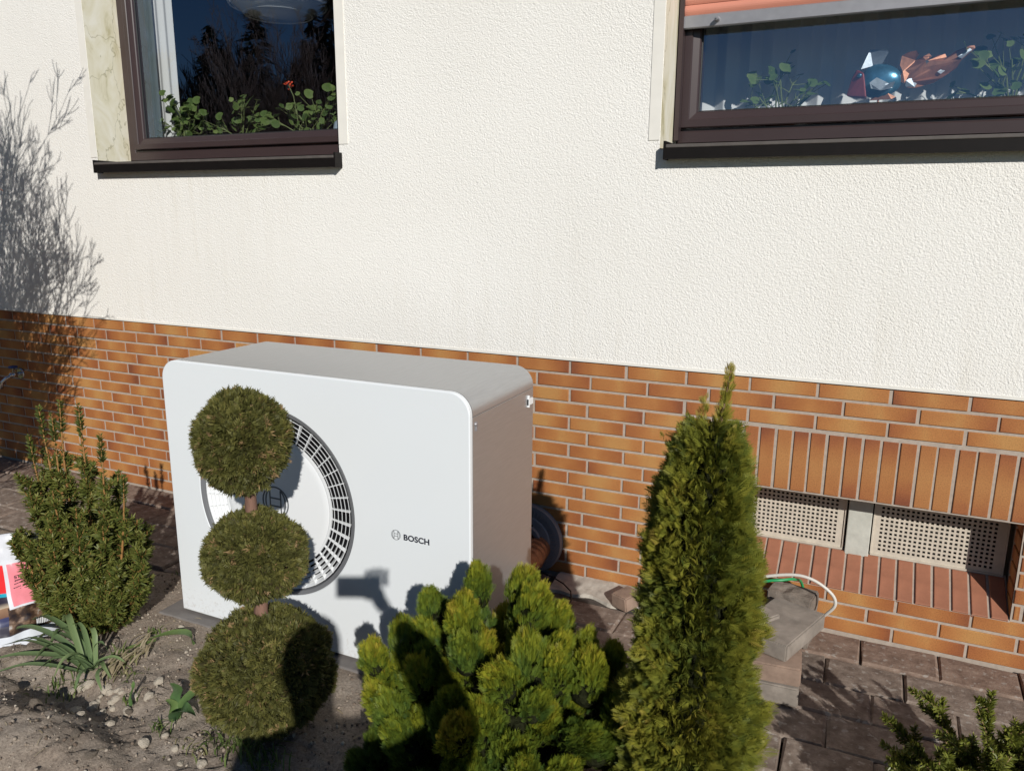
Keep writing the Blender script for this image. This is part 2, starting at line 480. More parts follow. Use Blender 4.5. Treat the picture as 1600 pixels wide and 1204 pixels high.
# ================================================================== GROUND
def paver_material():
    m, nt, b = new_mat('concrete_paver')
    oi = N(nt, 'ShaderNodeObjectInfo')
    v = coords(nt)
    ad = N(nt, 'ShaderNodeVectorMath', operation='ADD'); nt.links.new(v, ad.inputs[0]); nt.links.new(oi.outputs['Location'], ad.inputs[1])
    n = N(nt, 'ShaderNodeTexNoise', Scale=18.0, Detail=8.0, Roughness=0.68); nt.links.new(ad.outputs[0], n.inputs['Vector'])
    n2 = N(nt, 'ShaderNodeTexNoise', Scale=160.0, Detail=3.0, Roughness=0.7); nt.links.new(ad.outputs[0], n2.inputs['Vector'])
    hs = N(nt, 'ShaderNodeAttribute'); hs.attribute_type = 'OBJECT'; hs.attribute_name = 'pink'
    ra = ramp(nt, [(0.30, (0.120, 0.092, 0.075)), (0.5, (0.215, 0.170, 0.138)), (0.68, (0.32, 0.265, 0.222))])
    rb = ramp(nt, [(0.30, (0.150, 0.102, 0.078)), (0.5, (0.245, 0.174, 0.134)), (0.70, (0.335, 0.252, 0.198))])
    nt.links.new(n.outputs['Fac'], ra.inputs['Fac']); nt.links.new(n.outputs['Fac'], rb.inputs['Fac'])
    mx = N(nt, 'ShaderNodeMix', data_type='RGBA'); nt.links.new(hs.outputs['Fac'], mx.inputs[0])
    nt.links.new(ra.outputs['Color'], mx.inputs[6]); nt.links.new(rb.outputs['Color'], mx.inputs[7])
    # pale lichen flecks
    n3 = N(nt, 'ShaderNodeTexNoise', Scale=42.0, Detail=3.0, Roughness=0.5); nt.links.new(ad.outputs[0], n3.inputs['Vector'])
    fl = ramp(nt, [(0.60, (0, 0, 0)), (0.67, (1, 1, 1))]); nt.links.new(n3.outputs['Fac'], fl.inputs['Fac'])
    fm = N(nt, 'ShaderNodeMath', operation='MULTIPLY'); fm.inputs[1].default_value = 0.55; nt.links.new(fl.outputs['Color'], fm.inputs[0])
    mx2 = N(nt, 'ShaderNodeMix', data_type='RGBA'); nt.links.new(fm.outputs[0], mx2.inputs[0]); nt.links.new(mx.outputs[2], mx2.inputs[6]); mx2.inputs[7].default_value = (0.42, 0.39, 0.35, 1)
    nt.links.new(mx2.outputs[2], b.inputs['Base Color'])
    b.inputs['Roughness'].default_value = 0.92; b.inputs['Specular IOR Level'].default_value = 0.15
    h = N(nt, 'ShaderNodeMath', operation='MULTIPLY_ADD'); h.inputs[1].default_value = 0.4
    nt.links.new(n2.outputs['Fac'], h.inputs[0]); nt.links.new(n.outputs['Fac'], h.inputs[2])
    bump(nt, b, h.outputs[0], 0.8, 0.006)
    return m
MAT['paver'] = paver_material()
def soil_material():
    m, nt, b = new_mat('dry_soil')
    v = coords(nt)
    n = N(nt, 'ShaderNodeTexNoise', Scale=5.0, Detail=9.0, Roughness=0.65); nt.links.new(v, n.inputs['Vector'])
    n2 = N(nt, 'ShaderNodeTexNoise', Scale=120.0, Detail=5.0, Roughness=0.75); nt.links.new(v, n2.inputs['Vector'])
    r = ramp(nt, [(0.3, (0.225, 0.178, 0.140)), (0.5, (0.315, 0.262, 0.212)), (0.7, (0.39, 0.335, 0.28))])
    nt.links.new(n.outputs['Fac'], r.inputs['Fac'])
    sp = ramp(nt, [(0.3, (0.55, 0.52, 0.5)), (0.52, (1, 1, 1)), (0.68, (1.25, 1.22, 1.18)), (0.75, (1.7, 1.65, 1.55))])
    nt.links.new(n2.outputs['Fac'], sp.inputs['Fac'])
    mx = N(nt, 'ShaderNodeMix', data_type='RGBA', blend_type='MULTIPLY'); mx.inputs[0].default_value = 1.0
    nt.links.new(r.outputs['Color'], mx.inputs[6]); nt.links.new(sp.outputs['Color'], mx.inputs[7])
    nt.links.new(mx.outputs[2], b.inputs['Base Color'])
    b.inputs['Roughness'].default_value = 1.0; b.inputs['Specular IOR Level'].default_value = 0.05
    h = N(nt, 'ShaderNodeMath', operation='MULTIPLY_ADD'); h.inputs[1].default_value = 0.5
    nt.links.new(n2.outputs['Fac'], h.inputs[0]); nt.links.new(n.outputs['Fac'], h.inputs[2])
    bump(nt, b, h.outputs[0], 0.9, 0.012)
    return m
MAT['soil'] = soil_material()
MAT['lawn'] = plain('winter_lawn', (0.10, 0.10, 0.045), 1.0, var=0.35, nscale=0.8, spec=0.05)

def smooth01(a, b, x):
    t = min(1.0, max(0.0, (x - a) / (b - a)))
    return t * t * (3 - 2 * t)

def soil_height(x, y):
    """soil of the bed: flat by the pump, hummocky in front, a heap at the left"""
    p = Vector((x, y, 0))
    h = 0.010 * (noise.noise(p * 30 + Vector((9, 2, 1))) + noise.noise(p * 62)) * smooth01(-1.15, -1.5, y)
    h += 0.014 * noise.noise(p * 3.1) + 0.010 * noise.noise(p * 8.3 + Vector((3, 1, 2))) + 0.008 * noise.noise(p * 21.0)
    h += 0.005 * noise.noise(p * 47.0) + 0.004 * abs(noise.noise(p * 90.0))
    front = smooth01(-1.05, -1.30, y)
    h *= 0.35 + 0.65 * front
    d = math.hypot((x - 1.92) / 0.42, (y + 1.83) / 0.20)
    h += 0.105 * max(0.0, 1 - d * d) ** 1.2 if d < 1 else 0
    d = math.hypot((x - 1.80) / 0.40, (y + 1.56) / 0.10)
    if d < 1: h -= 0.045 * (1 - d * d)
    # drops under the paving next to the house (edge wanders)
    e = -0.735 + 0.035 * noise.noise(Vector((x * 2.7, 4.2, 0))) + 0.02 * noise.noise(Vector((x * 9, 1.2, 0)))
    if x > 3.15: e -= 0.25 * smooth01(3.15, 3.35, x)
    k = smooth01(e - 0.05, e + 0.03, y)
    return (h + 0.004) * (1 - k) - 0.075 * k

def ground():
    x0, x1, y0, y1, s = -1.6, 5.6, -3.3, 0.02, 0.0145
    nx, ny = int((x1 - x0) / s), int((y1 - y0) / s)
    xs = np.linspace(x0, x1, nx); ys = np.linspace(y0, y1, ny)
    V = np.array([(x, y, soil_height(x, y)) for y in ys for x in xs], dtype=np.float32)
    i = np.arange(ny - 1)[:, None] * nx + np.arange(nx - 1)[None]
    F = np.stack([i, i + 1, i + nx + 1, i + nx], -1).reshape(-1, 4)
    o = link('soil', np_mesh('soil', V, F, smooth=True), None, MAT['soil'])
    tag(o, kind='structure')
    mb = MB(); mb.quad((-250, -250, -0.11), (250, -250, -0.11), (250, 250, -0.11), (-250, 250, -0.11))
    o = mb.build('ground', MAT['lawn']); tag(o, kind='structure')
    # lawn that meets the bed
    for (a, b, c, d) in ((-60, 60, -60, -3.28), (-60, -1.58, -3.28, 0.0), (5.58, 60, -3.28, 0.0)):
        mb = MB(); mb.quad((a, c, -0.02), (b, c, -0.02), (b, d, -0.02), (a, d, -0.02))
        tag(mb.build('lawn', MAT['lawn']), kind='structure')
ground()

def chamfer_box_mesh(name, lx, ly, lz, c, jig=0.0, rnd=None):
    """box centred in x,y with its top at z=0, chamfered top edges"""
    rnd = rnd or random
    hx, hy = lx / 2, ly / 2
    def j(): return rnd.uniform(-jig, jig)
    V = []
    for sx, sy in ((-1, -1), (1, -1), (1, 1), (-1, 1)): V.append((sx * hx + j(), sy * hy + j(), -lz))
    for sx, sy in ((-1, -1), (1, -1), (1, 1), (-1, 1)): V.append((sx * hx + j(), sy * hy + j(), -c + j()))
    for sx, sy in ((-1, -1), (1, -1), (1, 1), (-1, 1)): V.append((sx * (hx - c) + j(), sy * (hy - c) + j(), j() * 0.7))
    F = [(0, 1, 5, 4), (1, 2, 6, 5), (2, 3, 7, 6), (3, 0, 4, 7), (4, 5, 9, 8), (5, 6, 10, 9), (6, 7, 11, 10), (7, 4, 8, 11), (8, 9, 10, 11), (3, 2, 1, 0)]
    me = bpy.data.meshes.new(name); me.from_pydata(V, [], F); me.update()
    return me

def paving():
    mb = MB(); mb.box(-1.7, 5.6, -0.76, -0.004, -0.2, -0.016)
    base = mb.build('paving', plain('paving_bed', (0.07, 0.058, 0.048), 1.0, var=0.3, nscale=50, bmp=0.6, bdist=0.004)); tag(base, kind='structure')
    rnd = random.Random(3)
    wall_meshes = [chamfer_box_mesh('paver', 0.256, 0.178, 0.07, 0.007, 0.003, rnd) for _ in range(5)]
    meshes = [chamfer_box_mesh('paver', 0.256, 0.179, 0.07, 0.008, 0.0035, rnd) for _ in range(6)]
    rows = [(-0.099, 4.241, wall_meshes, 1.0), (-0.291, 4.385, meshes, 0.25), (-0.473, 4.280, meshes, 0.12), (-0.655, 4.41, meshes, 0.1), (-0.838, 4.29, meshes, 0.1)]
    for ri, (yc, xj, ms, pk) in enumerate(rows):
        x = xj - 0.26 * 23
        while x < 5.4:
            xc = x + 0.13
            x += 0.26
            if ri == 4 and xc < 3.45: continue
            if ri == 0 and 2.95 < xc < 3.42: continue          # concrete patch instead of pavers
            o = link('paver', rnd.choice(ms), base)
            if not o.data.materials: o.data.materials.append(MAT['paver'])
            o.location = (xc + rnd.uniform(-.003, .003), yc + rnd.uniform(-.003, .003), rnd.uniform(-0.003, 0.002) - (0.002 if ri else 0))
            o.rotation_euler = (rnd.uniform(-.008, .008), rnd.uniform(-.006, .006), rnd.uniform(-.008, .008))
            o['pink'] = max(0.0, min(1.0, pk + rnd.uniform(-.35, .25)))
    # rough concrete patch against the wall
    V, F = [], []
    nx, ny = 26, 12
    for j in range(ny):
        for i in range(nx):
            u, v = i / (nx - 1), j / (ny - 1)
            x = 2.96 + 0.46 * u; y = -0.006 - 0.185 * v * (0.85 + 0.25 * noise.noise(Vector((x * 9, 0, 1))))
            z = 0.016 - 0.02 * v + 0.006 * noise.noise(Vector((x * 20, y * 20, 0))) - (0.05 if (j == ny - 1 or i in (0, nx - 1)) else 0)
            V.append((x, y, z))
    F = [(j * nx + i, j * nx + i + nx, j * nx + i + nx + 1, j * nx + i + 1) for j in range(ny - 1) for i in range(nx - 1)]
    me = bpy.data.meshes.new('concrete_patch'); me.from_pydata(V, [], [f[::-1] for f in F]); me.update()
    o = link('concrete_patch', me, base, plain('pale_concrete', (0.46, 0.42, 0.36), 0.95, var=0.18, nscale=30, bmp=0.6, bdist=0.003, spec=0.1))
    o['label'] = 'pale rough concrete patch at the foot of the wall'
paving()

# ================================================================== HOUSE
house = thing('house', 'cream stucco house with an orange brick base and brown windows', 'house')
WL = (0.19, 1.83, 1.86, 3.25)           # left window opening x0 x1 z0 z1
WR = (3.35, 5.15, 1.86, 3.25)           # right window opening
NICHE = (3.663, 4.717, 0.1875, 0.5545)  # cellar window niche
ZT = 1.0

def grid_wall(mb, xs, zs, holes, y):
    """front faces (towards -y) of a wall cut into cells, holes left open"""
    for i in range(len(xs) - 1):
        for j in range(len(zs) - 1):
            cx, cz = (xs[i] + xs[i + 1]) / 2, (zs[j] + zs[j + 1]) / 2
            if any(h[0] < cx < h[1] and h[2] < cz < h[3] for h in holes): continue
            mb.quad((xs[i], y, zs[j]), (xs[i + 1], y, zs[j]), (xs[i + 1], y, zs[j + 1]), (xs[i], y, zs[j + 1]))

def stucco():
    mb = MB()
    grid_wall(mb, [-6, WL[0], WL[1], WR[0], WR[1], 9], [ZT, WL[2], WL[3], 5.6], [WL, WR], -0.005)
    # underside lip over the bricks, outer returns, top
    mb.quad((-6, -0.005, ZT), (-6, 0.02, ZT), (9, 0.02, ZT), (9, -0.005, ZT))
    mb.quad((-6, -0.005, 5.6), (9, -0.005, 5.6), (9, 8, 5.6), (-6, 8, 5.6))
    mb.quad((-6, 8, 0), (-6, -0.005, 0), (-6, -0.005, 5.6), (-6, 8, 5.6))
    mb.quad((9, -0.005, 0), (9, 8, 0), (9, 8, 5.6), (9, -0.005, 5.6))
    mb.quad((9, 8, 0), (-6, 8, 0), (-6, 8, 5.6), (9, 8, 5.6))
    mb.build('wall', MAT['stucco'], house)
    # smooth plaster margins round the openings (proud of the stucco)
    for a, b, c in ((1.832, 1.882, 1.925), (0.140, 0.188, 1.905), (3.305, 3.348, 1.895)):
        mb = MB(); mb.box(a, b, -0.0085, -0.001, c, 3.3)
        mb.build('plaster_margin', MAT['plaster'], house)
    mb = MB()
    mb.box(-6, 9, -0.0078, -0.0052, ZT + 0.0005, ZT + 0.012)
    mb.build('plaster_edge', MAT['plaster'], house)
stucco()

def rect_ring(mb, x0, x1, z0, z1, prof):
    """sweep a profile of (inset, y) round a rectangle with mitred corners"""
    P = []
    for ins, y in prof:
        P.append([(x0 + ins, y, z0 + ins), (x1 - ins, y, z0 + ins), (x1 - ins, y, z1 - ins), (x0 + ins, y, z1 - ins)])
    V = [p for q in P for p in q]
    F = []
    for i in range(len(P) - 1):
        for k in range(4):
            a, b = i * 4 + k, i * 4 + (k + 1) % 4
            F.append((a, b, b + 4, a + 4))
    mb.add(V, F)

def window(x0, x1, xf, label, sill0, sill1):
    """one window: outer frame (the part) with sash, glass, sill, reveals as sub-parts"""
    z0, z1 = 1.90, 3.22
    mb = MB()
    rect_ring(mb, xf, x1 + 0.06, z0, z1, [(0, .30), (0, .200), (.040, .200), (.044, .204), (.052, .204), (.052, .30)])
    w = mb.build('window', MAT['frame'], house); w['label'] = label
    mb = MB()
    a = 0.0555
    rect_ring(mb, xf + a, x1 + .06 - a, z0 + a, z1 - a, [(0, .28), (0, .188), (.004, .184), (.030, .184), (.0335, .1875), (.0335, .192), (.058, .200), (.062, .204), (.064, .215), (.064, .28)])
    mb.build('sash', MAT['frame'], w)
    mb = MB(); g = 0.112
    mb.quad((xf + g, .222, z0 + g), (x1 + .06 - g, .222, z0 + g), (x1 + .06 - g, .222, z1 - g), (xf + g, .222, z1 - g))
    mb.build('glass_pane', MAT['glass'], w)
    mb = MB()
    rect_ring(mb, xf + .1195, x1 + .06 - .1195, z0 + .1195, z1 - .1195, [(0, .214), (.004, .2165), (.004, .2215)])
    mb.build('gasket', MAT['rubber'], w)
    # sill: sloped top, front drip face, side upstands
    mb = MB()
    prof = [(.205, 1.897), (-.048, 1.8745), (-.055, 1.871), (-.057, 1.866), (-.057, 1.820), (-.045, 1.820), (-.045, 1.858), (.20, 1.880)]
    V = [(x, y, z) for x in (sill0, sill1) for y, z in prof]
    n = len(prof)
    F = [(i, (i + 1) % n, n + (i + 1) % n, n + i) for i in range(n)]
    mb.add(V, F)
    mb.box(sill0 - .004, sill0 + .004, -.059, .198, 1.8185, 1.8865); mb.box(sill1 - .004, sill1 + .004, -.059, .198, 1.8185, 1.8865)
    s = mb.build('window_sill', MAT['sill'], w)
    mb = MB()
    mb.box(sill0 + .005, sill1 - .005, -.0605, -.052, 1.8605, 1.8738)  # lighter strip: sun catching the rounded nose, put into its colour
    o = mb.build('sill_nose', MAT['sill_nose_lit'], w); bevel(o, .003)
    # reveals (slightly splayed)
    for xa, xb in ((x0, x0 + .013), (x1, x1 - .013)):
        mb = MB()
        sgn = 1 if xa == x0 else -1
        xo = xa - sgn * .03
        V = [(xo, -.0045, 1.84), (xa, -.0045, 1.84), (xb, .1995, 1.84), (xo, .1995, 1.84)]
        V += [(p[0], p[1], 3.25) for p in V]
        mb.add(V, [(0, 1, 5, 4), (1, 2, 6, 5), (2, 3, 7, 6), (3, 0, 4, 7)])
        mb.build('reveal', MAT['reveal'], w)
    mb = MB()
    mb.box(x0, x1, 0.0, .1995, 3.235, 3.25)
    mb.build('lintel', MAT['plaster'], w)
    mb = MB(); mb.box(x0 - .05, x1 + .05, .31, .62, 1.870, 1.900)
    mb.build('window_board', MAT['board'], w)
    return w
win_l = window(WL[0], WL[1], 0.203, 'left window with a plain glass pane above a black metal sill', .220, 1.841)
win_r = window(WR[0], WR[1], 3.325, 'right window half covered by a salmon roller shutter', 3.381, 5.17)

def shutter():
    mb = MB()
    prof = [(.154, 2.321), (.150, 2.325), (.150, 2.365), (.154, 2.369), (.166, 2.369), (.170, 2.365), (.170, 2.325), (.166, 2.321)]
    n = len(prof)
    V = [(x, y, z) for x in (3.381, 5.12) for y, z in prof]
    mb.add(V, [(i, (i + 1) % n, n + (i + 1) % n, n + i) for i in range(n)] + [tuple(range(n))[::-1], tuple(range(n, 2 * n))])
    sh = mb.build('roller_shutter', MAT['alu'], house); sh['label'] = 'roller shutter of salmon slats with a grey bottom bar, pulled half down'
    mb = MB(); m = 7
    prof = [(.160 - .0065 * math.sin(math.pi * i / (m - 1)) - .001, .0005 + .0365 * i / (m - 1)) for i in range(m)] + [(.166, .037), (.166, .0005)]
    n = len(prof)
    V = [(x, y, z) for x in (3.383, 5.118) for y, z in prof]
    mb.add(V, [(i, (i + 1) % n, n + (i + 1) % n, n + i) for i in range(n)])
    me = mb.mesh('slat'); me.materials.append(MAT['slat'])
    for k in range(24):
        o = link('slat', me, sh); o.location = (0, 0, 2.370 + k * .0385)
    mb = MB(); mb.lathe([(0.0, 0.034), (.0035, .034), (.0038, .030), (.0075, .030), (.0085, .026), (.0085, 0.0)], (3.513, .1505, 2.345), (0, -1, 0), 20)
    mb.build('stop_bolt', MAT['alu'], sh, smooth=False)
    mb = MB()
    mb.box(3.3665, 3.384, .142, .1835, 1.905, 3.24)
    mb.build('guide_rail', MAT['frame'], sh)
shutter()

def room():
    mb = MB()
    x0, x1, y0, y1, z0, z1 = -1.5, 7.5, 0.0, 4.8, 1.02, 3.4
    mb.quad((x0, y1, z0), (x1, y1, z0), (x1, y1, z1), (x0, y1, z1))
    mb.quad((x0, y0, z0), (x0, y1, z0), (x0, y1, z1), (x0, y0, z1))
    mb.quad((x1, y1, z0), (x1, y0, z0), (x1, y0, z1), (x1, y1, z1))
    mb.quad((x0, y0, z1), (x0, y1, z1), (x1, y1, z1), (x1, y0, z1))
    # partition between the two rooms and inner faces beside the windows
    mb.box(2.55, 2.65, .31, y1, z0, z1)
    for a, b in ((x0, .17), (1.86, 3.33), (5.21, x1)): mb.box(a, b, .302, .33, z0, z1)
    for a, b in ((.17, 1.86), (3.33, 5.21)):
        mb.box(a, b, .302, .33, z0, 1.868); mb.box(a, b, .302, .33, 3.2, z1)
    mb.build('room_shell', MAT['room'], house)
    mb = MB(); mb.quad((x0, y0, z0), (x1, y0, z0), (x1, y1, z0), (x0, y1, z0))
    mb.build('room_floor', MAT['room_floor'], house)
room()

# ---- brick base
def brick_mesh(name, lx, lz, d, c=0.0022):
    """brick slip facing -y, centred, front face at y=0; chamfered face"""
    hx, hz = lx / 2, lz / 2
    V = [(-hx, d, -hz), (hx, d, -hz), (hx, d, hz), (-hx, d, hz), (-hx, c, -hz), (hx, c, -hz), (hx, c, hz), (-hx, c, hz),
         (-hx + c, 0, -hz + c), (hx - c, 0, -hz + c), (hx - c, 0, hz - c), (-hx + c, 0, hz - c)]
    F = [(0, 1, 5, 4), (1, 2, 6, 5), (2, 3, 7, 6), (3, 0, 4, 7), (4, 5, 9, 8), (5, 6, 10, 9), (6, 7, 11, 10), (7, 4, 8, 11), (8, 9, 10, 11)]
    me = bpy.data.meshes.new(name); me.from_pydata(V, [], F); me.update()
    return me

def brick_base():
    mb = MB()
    grid_wall(mb, [-6, NICHE[0], NICHE[1], 9], [-0.3, NICHE[2] - .004, NICHE[3], ZT + .01], [NICHE], 0.0045)
    plinth = mb.build('brick_base', MAT['mortar'], house)
    plinth['label'] = 'base of the house faced with flamed orange bricks'
    rnd = random.Random(11)
    full = brick_mesh('brick', .2385, .0515, .012); full.materials.append(MAT['brick'])
    short = {}
    sol = brick_mesh('brick_upright', .0515, .2385, .012); sol.materials.append(MAT['soldier'])
    rest = MB()
    count = 0
    def put(me, x, z):
        nonlocal count
        o = link('brick', me, plinth)
        o.location = (x + rnd.uniform(-.0016, .0016), rnd.uniform(-.0012, .0008), z + rnd.uniform(-.0009, .0009))
        o.rotation_euler = (rnd.uniform(-.008, .008), rnd.uniform(-.004, .004), rnd.uniform(-.005, .005))
        count += 1
        return o
    for r in range(-1, 16):
        zc = ZT - .0625 * r - .03125
        if r < 0: continue
        off = 0.0 if r % 2 == 0 else (0.1, .088, .085, .09, .075, .07, .1, .095)[r // 2] + rnd.uniform(-.006, .006)
        x = off - 0.25 * 24
        while x < 8.9:
            a, b = x, x + .25
            x += .25
            segs = [(a, b)]
            cut = None
            if 3 <= r <= 6: cut = (3.616, 4.794)
            elif 7 <= r <= 12: cut = (NICHE[0], NICHE[1])
            if cut:
                segs = []
                if a < cut[0]: segs.append((a, min(b, cut[0])))
                if b > cut[1]: segs.append((max(a, cut[1]), b))
            for (p, q) in segs:
                if q - p < .03: continue
                xc = (p + q) / 2
                # bricks the photograph shows: the wall strip in view, less what the pump and its neighbours hide
                left_edge = -0.86 - 0.215 * (1.0 - zc)
                right_edge = 4.66 + 0.12 * (1.0 - zc)
                seen = q > left_edge - .02 and p < right_edge + .05 and not (.62 < p and q < 2.80 and r >= 2 + (0 if q < 1.2 else -1))
                seen = seen and not (3.28 < p and q < 3.66 and r >= 8)
                if seen:
                    if q - p > .245: put(full, xc, zc)
                    else:
                        k = round((q - p) * 100)
                        if k not in short:
                            short[k] = brick_mesh('brick', k / 100 - .0115, .0515, .012); short[k].materials.append(MAT['brick'])
                        put(short[k], xc, zc)
                else:
                    rest.box(p + .0055, q - .0055, -.0003, .012, zc - .0258, zc + .0258)
    for k in range(19):
        put(sol, 3.647 + .0619 * k, ZT - .0625 * 5 - .0065)
    o = rest.build('brickwork', MAT['brick'], plinth); o['kind'] = 'stuff'
    # sloping ledge bricks below the cellar grilles
    lb = brick_mesh('brick', .0515, .196, .02); lb.materials.append(MAT['ledge_brick'])
    slope = math.atan2(.088, .170)
    for k in range(17):
        o = link('brick', lb, plinth)
        o.location = (3.694 + .0619 * k + rnd.uniform(-.001, .001), .083, .2335 + rnd.uniform(-.0012, .0012))
        o.rotation_euler = (-(math.pi / 2 - slope), rnd.uniform(-.012, .012), rnd.uniform(-.006, .006))
        count += 1
    mb = MB()
    mb.quad((NICHE[0], -.002, .181), (NICHE[1], -.002, .181), (NICHE[1], .19, .2808), (NICHE[0], .19, .2808))
    mb.build('ledge_mortar', MAT['mortar'], plinth)
    # jamb bricks and lintel underside
    jb = brick_mesh('brick', .115, .0515, .012); jb.materials.append(MAT['brick'])
    for side, xx, rot in ((1, NICHE[1], -math.pi / 2), (-1, NICHE[0], math.pi / 2)):
        for r in range(7, 13):
            zc = ZT - .0625 * r - .03125
            o = link('brick', jb, plinth)
            o.location = (xx - side * .0015, .071, zc); o.rotation_euler = (0, 0, rot)
            count += 1
    mb = MB()
    mb.quad((NICHE[0], .006, NICHE[3] - .001), (NICHE[1], .006, NICHE[3] - .001), (NICHE[1], .30, NICHE[3] - .001), (NICHE[0], .30, NICHE[3] - .001))
    for xx in (NICHE[0] - .006, NICHE[1] + .006):
        mb.quad((xx, .0045, .18), (xx, .30, .18), (xx, .30, .57), (xx, .0045, .57))
    mb.build('niche_lining', MAT['mortar'], plinth)
    print('bricks as parts:', count)
brick_base()

MAT['grille'] = plain('weathered_cream_metal', (0.56, 0.50, 0.41), 0.6, var=0.12, nscale=28, bmp=0.2, bdist=0.0015)
MAT['post'] = plain('grey_painted_post', (0.50, 0.50, 0.44), 0.7, var=0.14, nscale=22, bmp=0.35, bdist=0.002)
def cellar_window():
    Y = .180
    mb = MB(); mb.box(NICHE[0], NICHE[1], .26, .28, .24, .57)
    cw = mb.build('cellar_window', MAT['dark_void'], house)
    cw['label'] = 'low cellar window with perforated cream grilles'
    def plate(x0, x1, z0, z1, mx0, mx1, mz0, mz1):
        mb = MB(); t = .004; p = .0176; h = .0098
        def slab(a, b, c, d): mb.box(a, b, Y, Y + t, c, d)
        nx = int((x1 - x0 - mx0 - mx1) / p); nz = int((z1 - z0 - mz0 - mz1) / p)
        gx0 = x0 + mx0; gz0 = z0 + mz0; gx1 = gx0 + nx * p; gz1 = gz0 + nz * p
        slab(x0, gx0, z0, z1); slab(gx1, x1, z0, z1); slab(gx0, gx1, z0, gz0); slab(gx0, gx1, gz1, z1)
        g = (p - h) / 2
        for j in range(nz):                                    # bars between the rows of holes, full width
            za = gz0 + j * p
            slab(gx0, gx1, za, za + g); slab(gx0, gx1, za + p - g, za + p)
            for i in range(nx):
                xa = gx0 + i * p
                mb.box(xa, xa + g, Y, Y + t, za + g, za + p - g); mb.box(xa + p - g, xa + p, Y, Y + t, za + g, za + p - g)
        # folded rim
        mb.box(x0, x1, Y - .006, Y, z0 - .001, z0 + .006); mb.box(x0 - .0015, x0 + .004, Y - .006, Y, z0 + .0065, z1); mb.box(x1 - .004, x1 + .0015, Y - .006, Y, z0 + .0065, z1)
        return mb.build('grille', MAT['grille'], cw)
    plate(3.672, 4.142, .280, .552, .02, .022, .018, .008)
    plate(4.245, 4.704, .278, .552, .022, .026, .018, .008)
    mb = MB(); mb.box(4.150, 4.238, .160, .21, .268, .5535)
    o = mb.build('centre_post', MAT['post'], cw); bevel(o, .003)
cellar_window()

# ================================================================== HEAT PUMP
def text_mesh(txt, size, bold=0.0, spacing=1.0):
    cu = bpy.data.curves.new('lettering', 'FONT')
    cu.body = txt; cu.size = size; cu.offset = bold; cu.space_character = spacing; cu.extrude = 0.0003
    o = bpy.data.objects.new('lettering', cu)
    COL.objects.link(o)
    dg = bpy.context.evaluated_depsgraph_get()
    me = bpy.data.meshes.new_from_object(o.evaluated_get(dg))
    bpy.data.objects.remove(o)
    return me

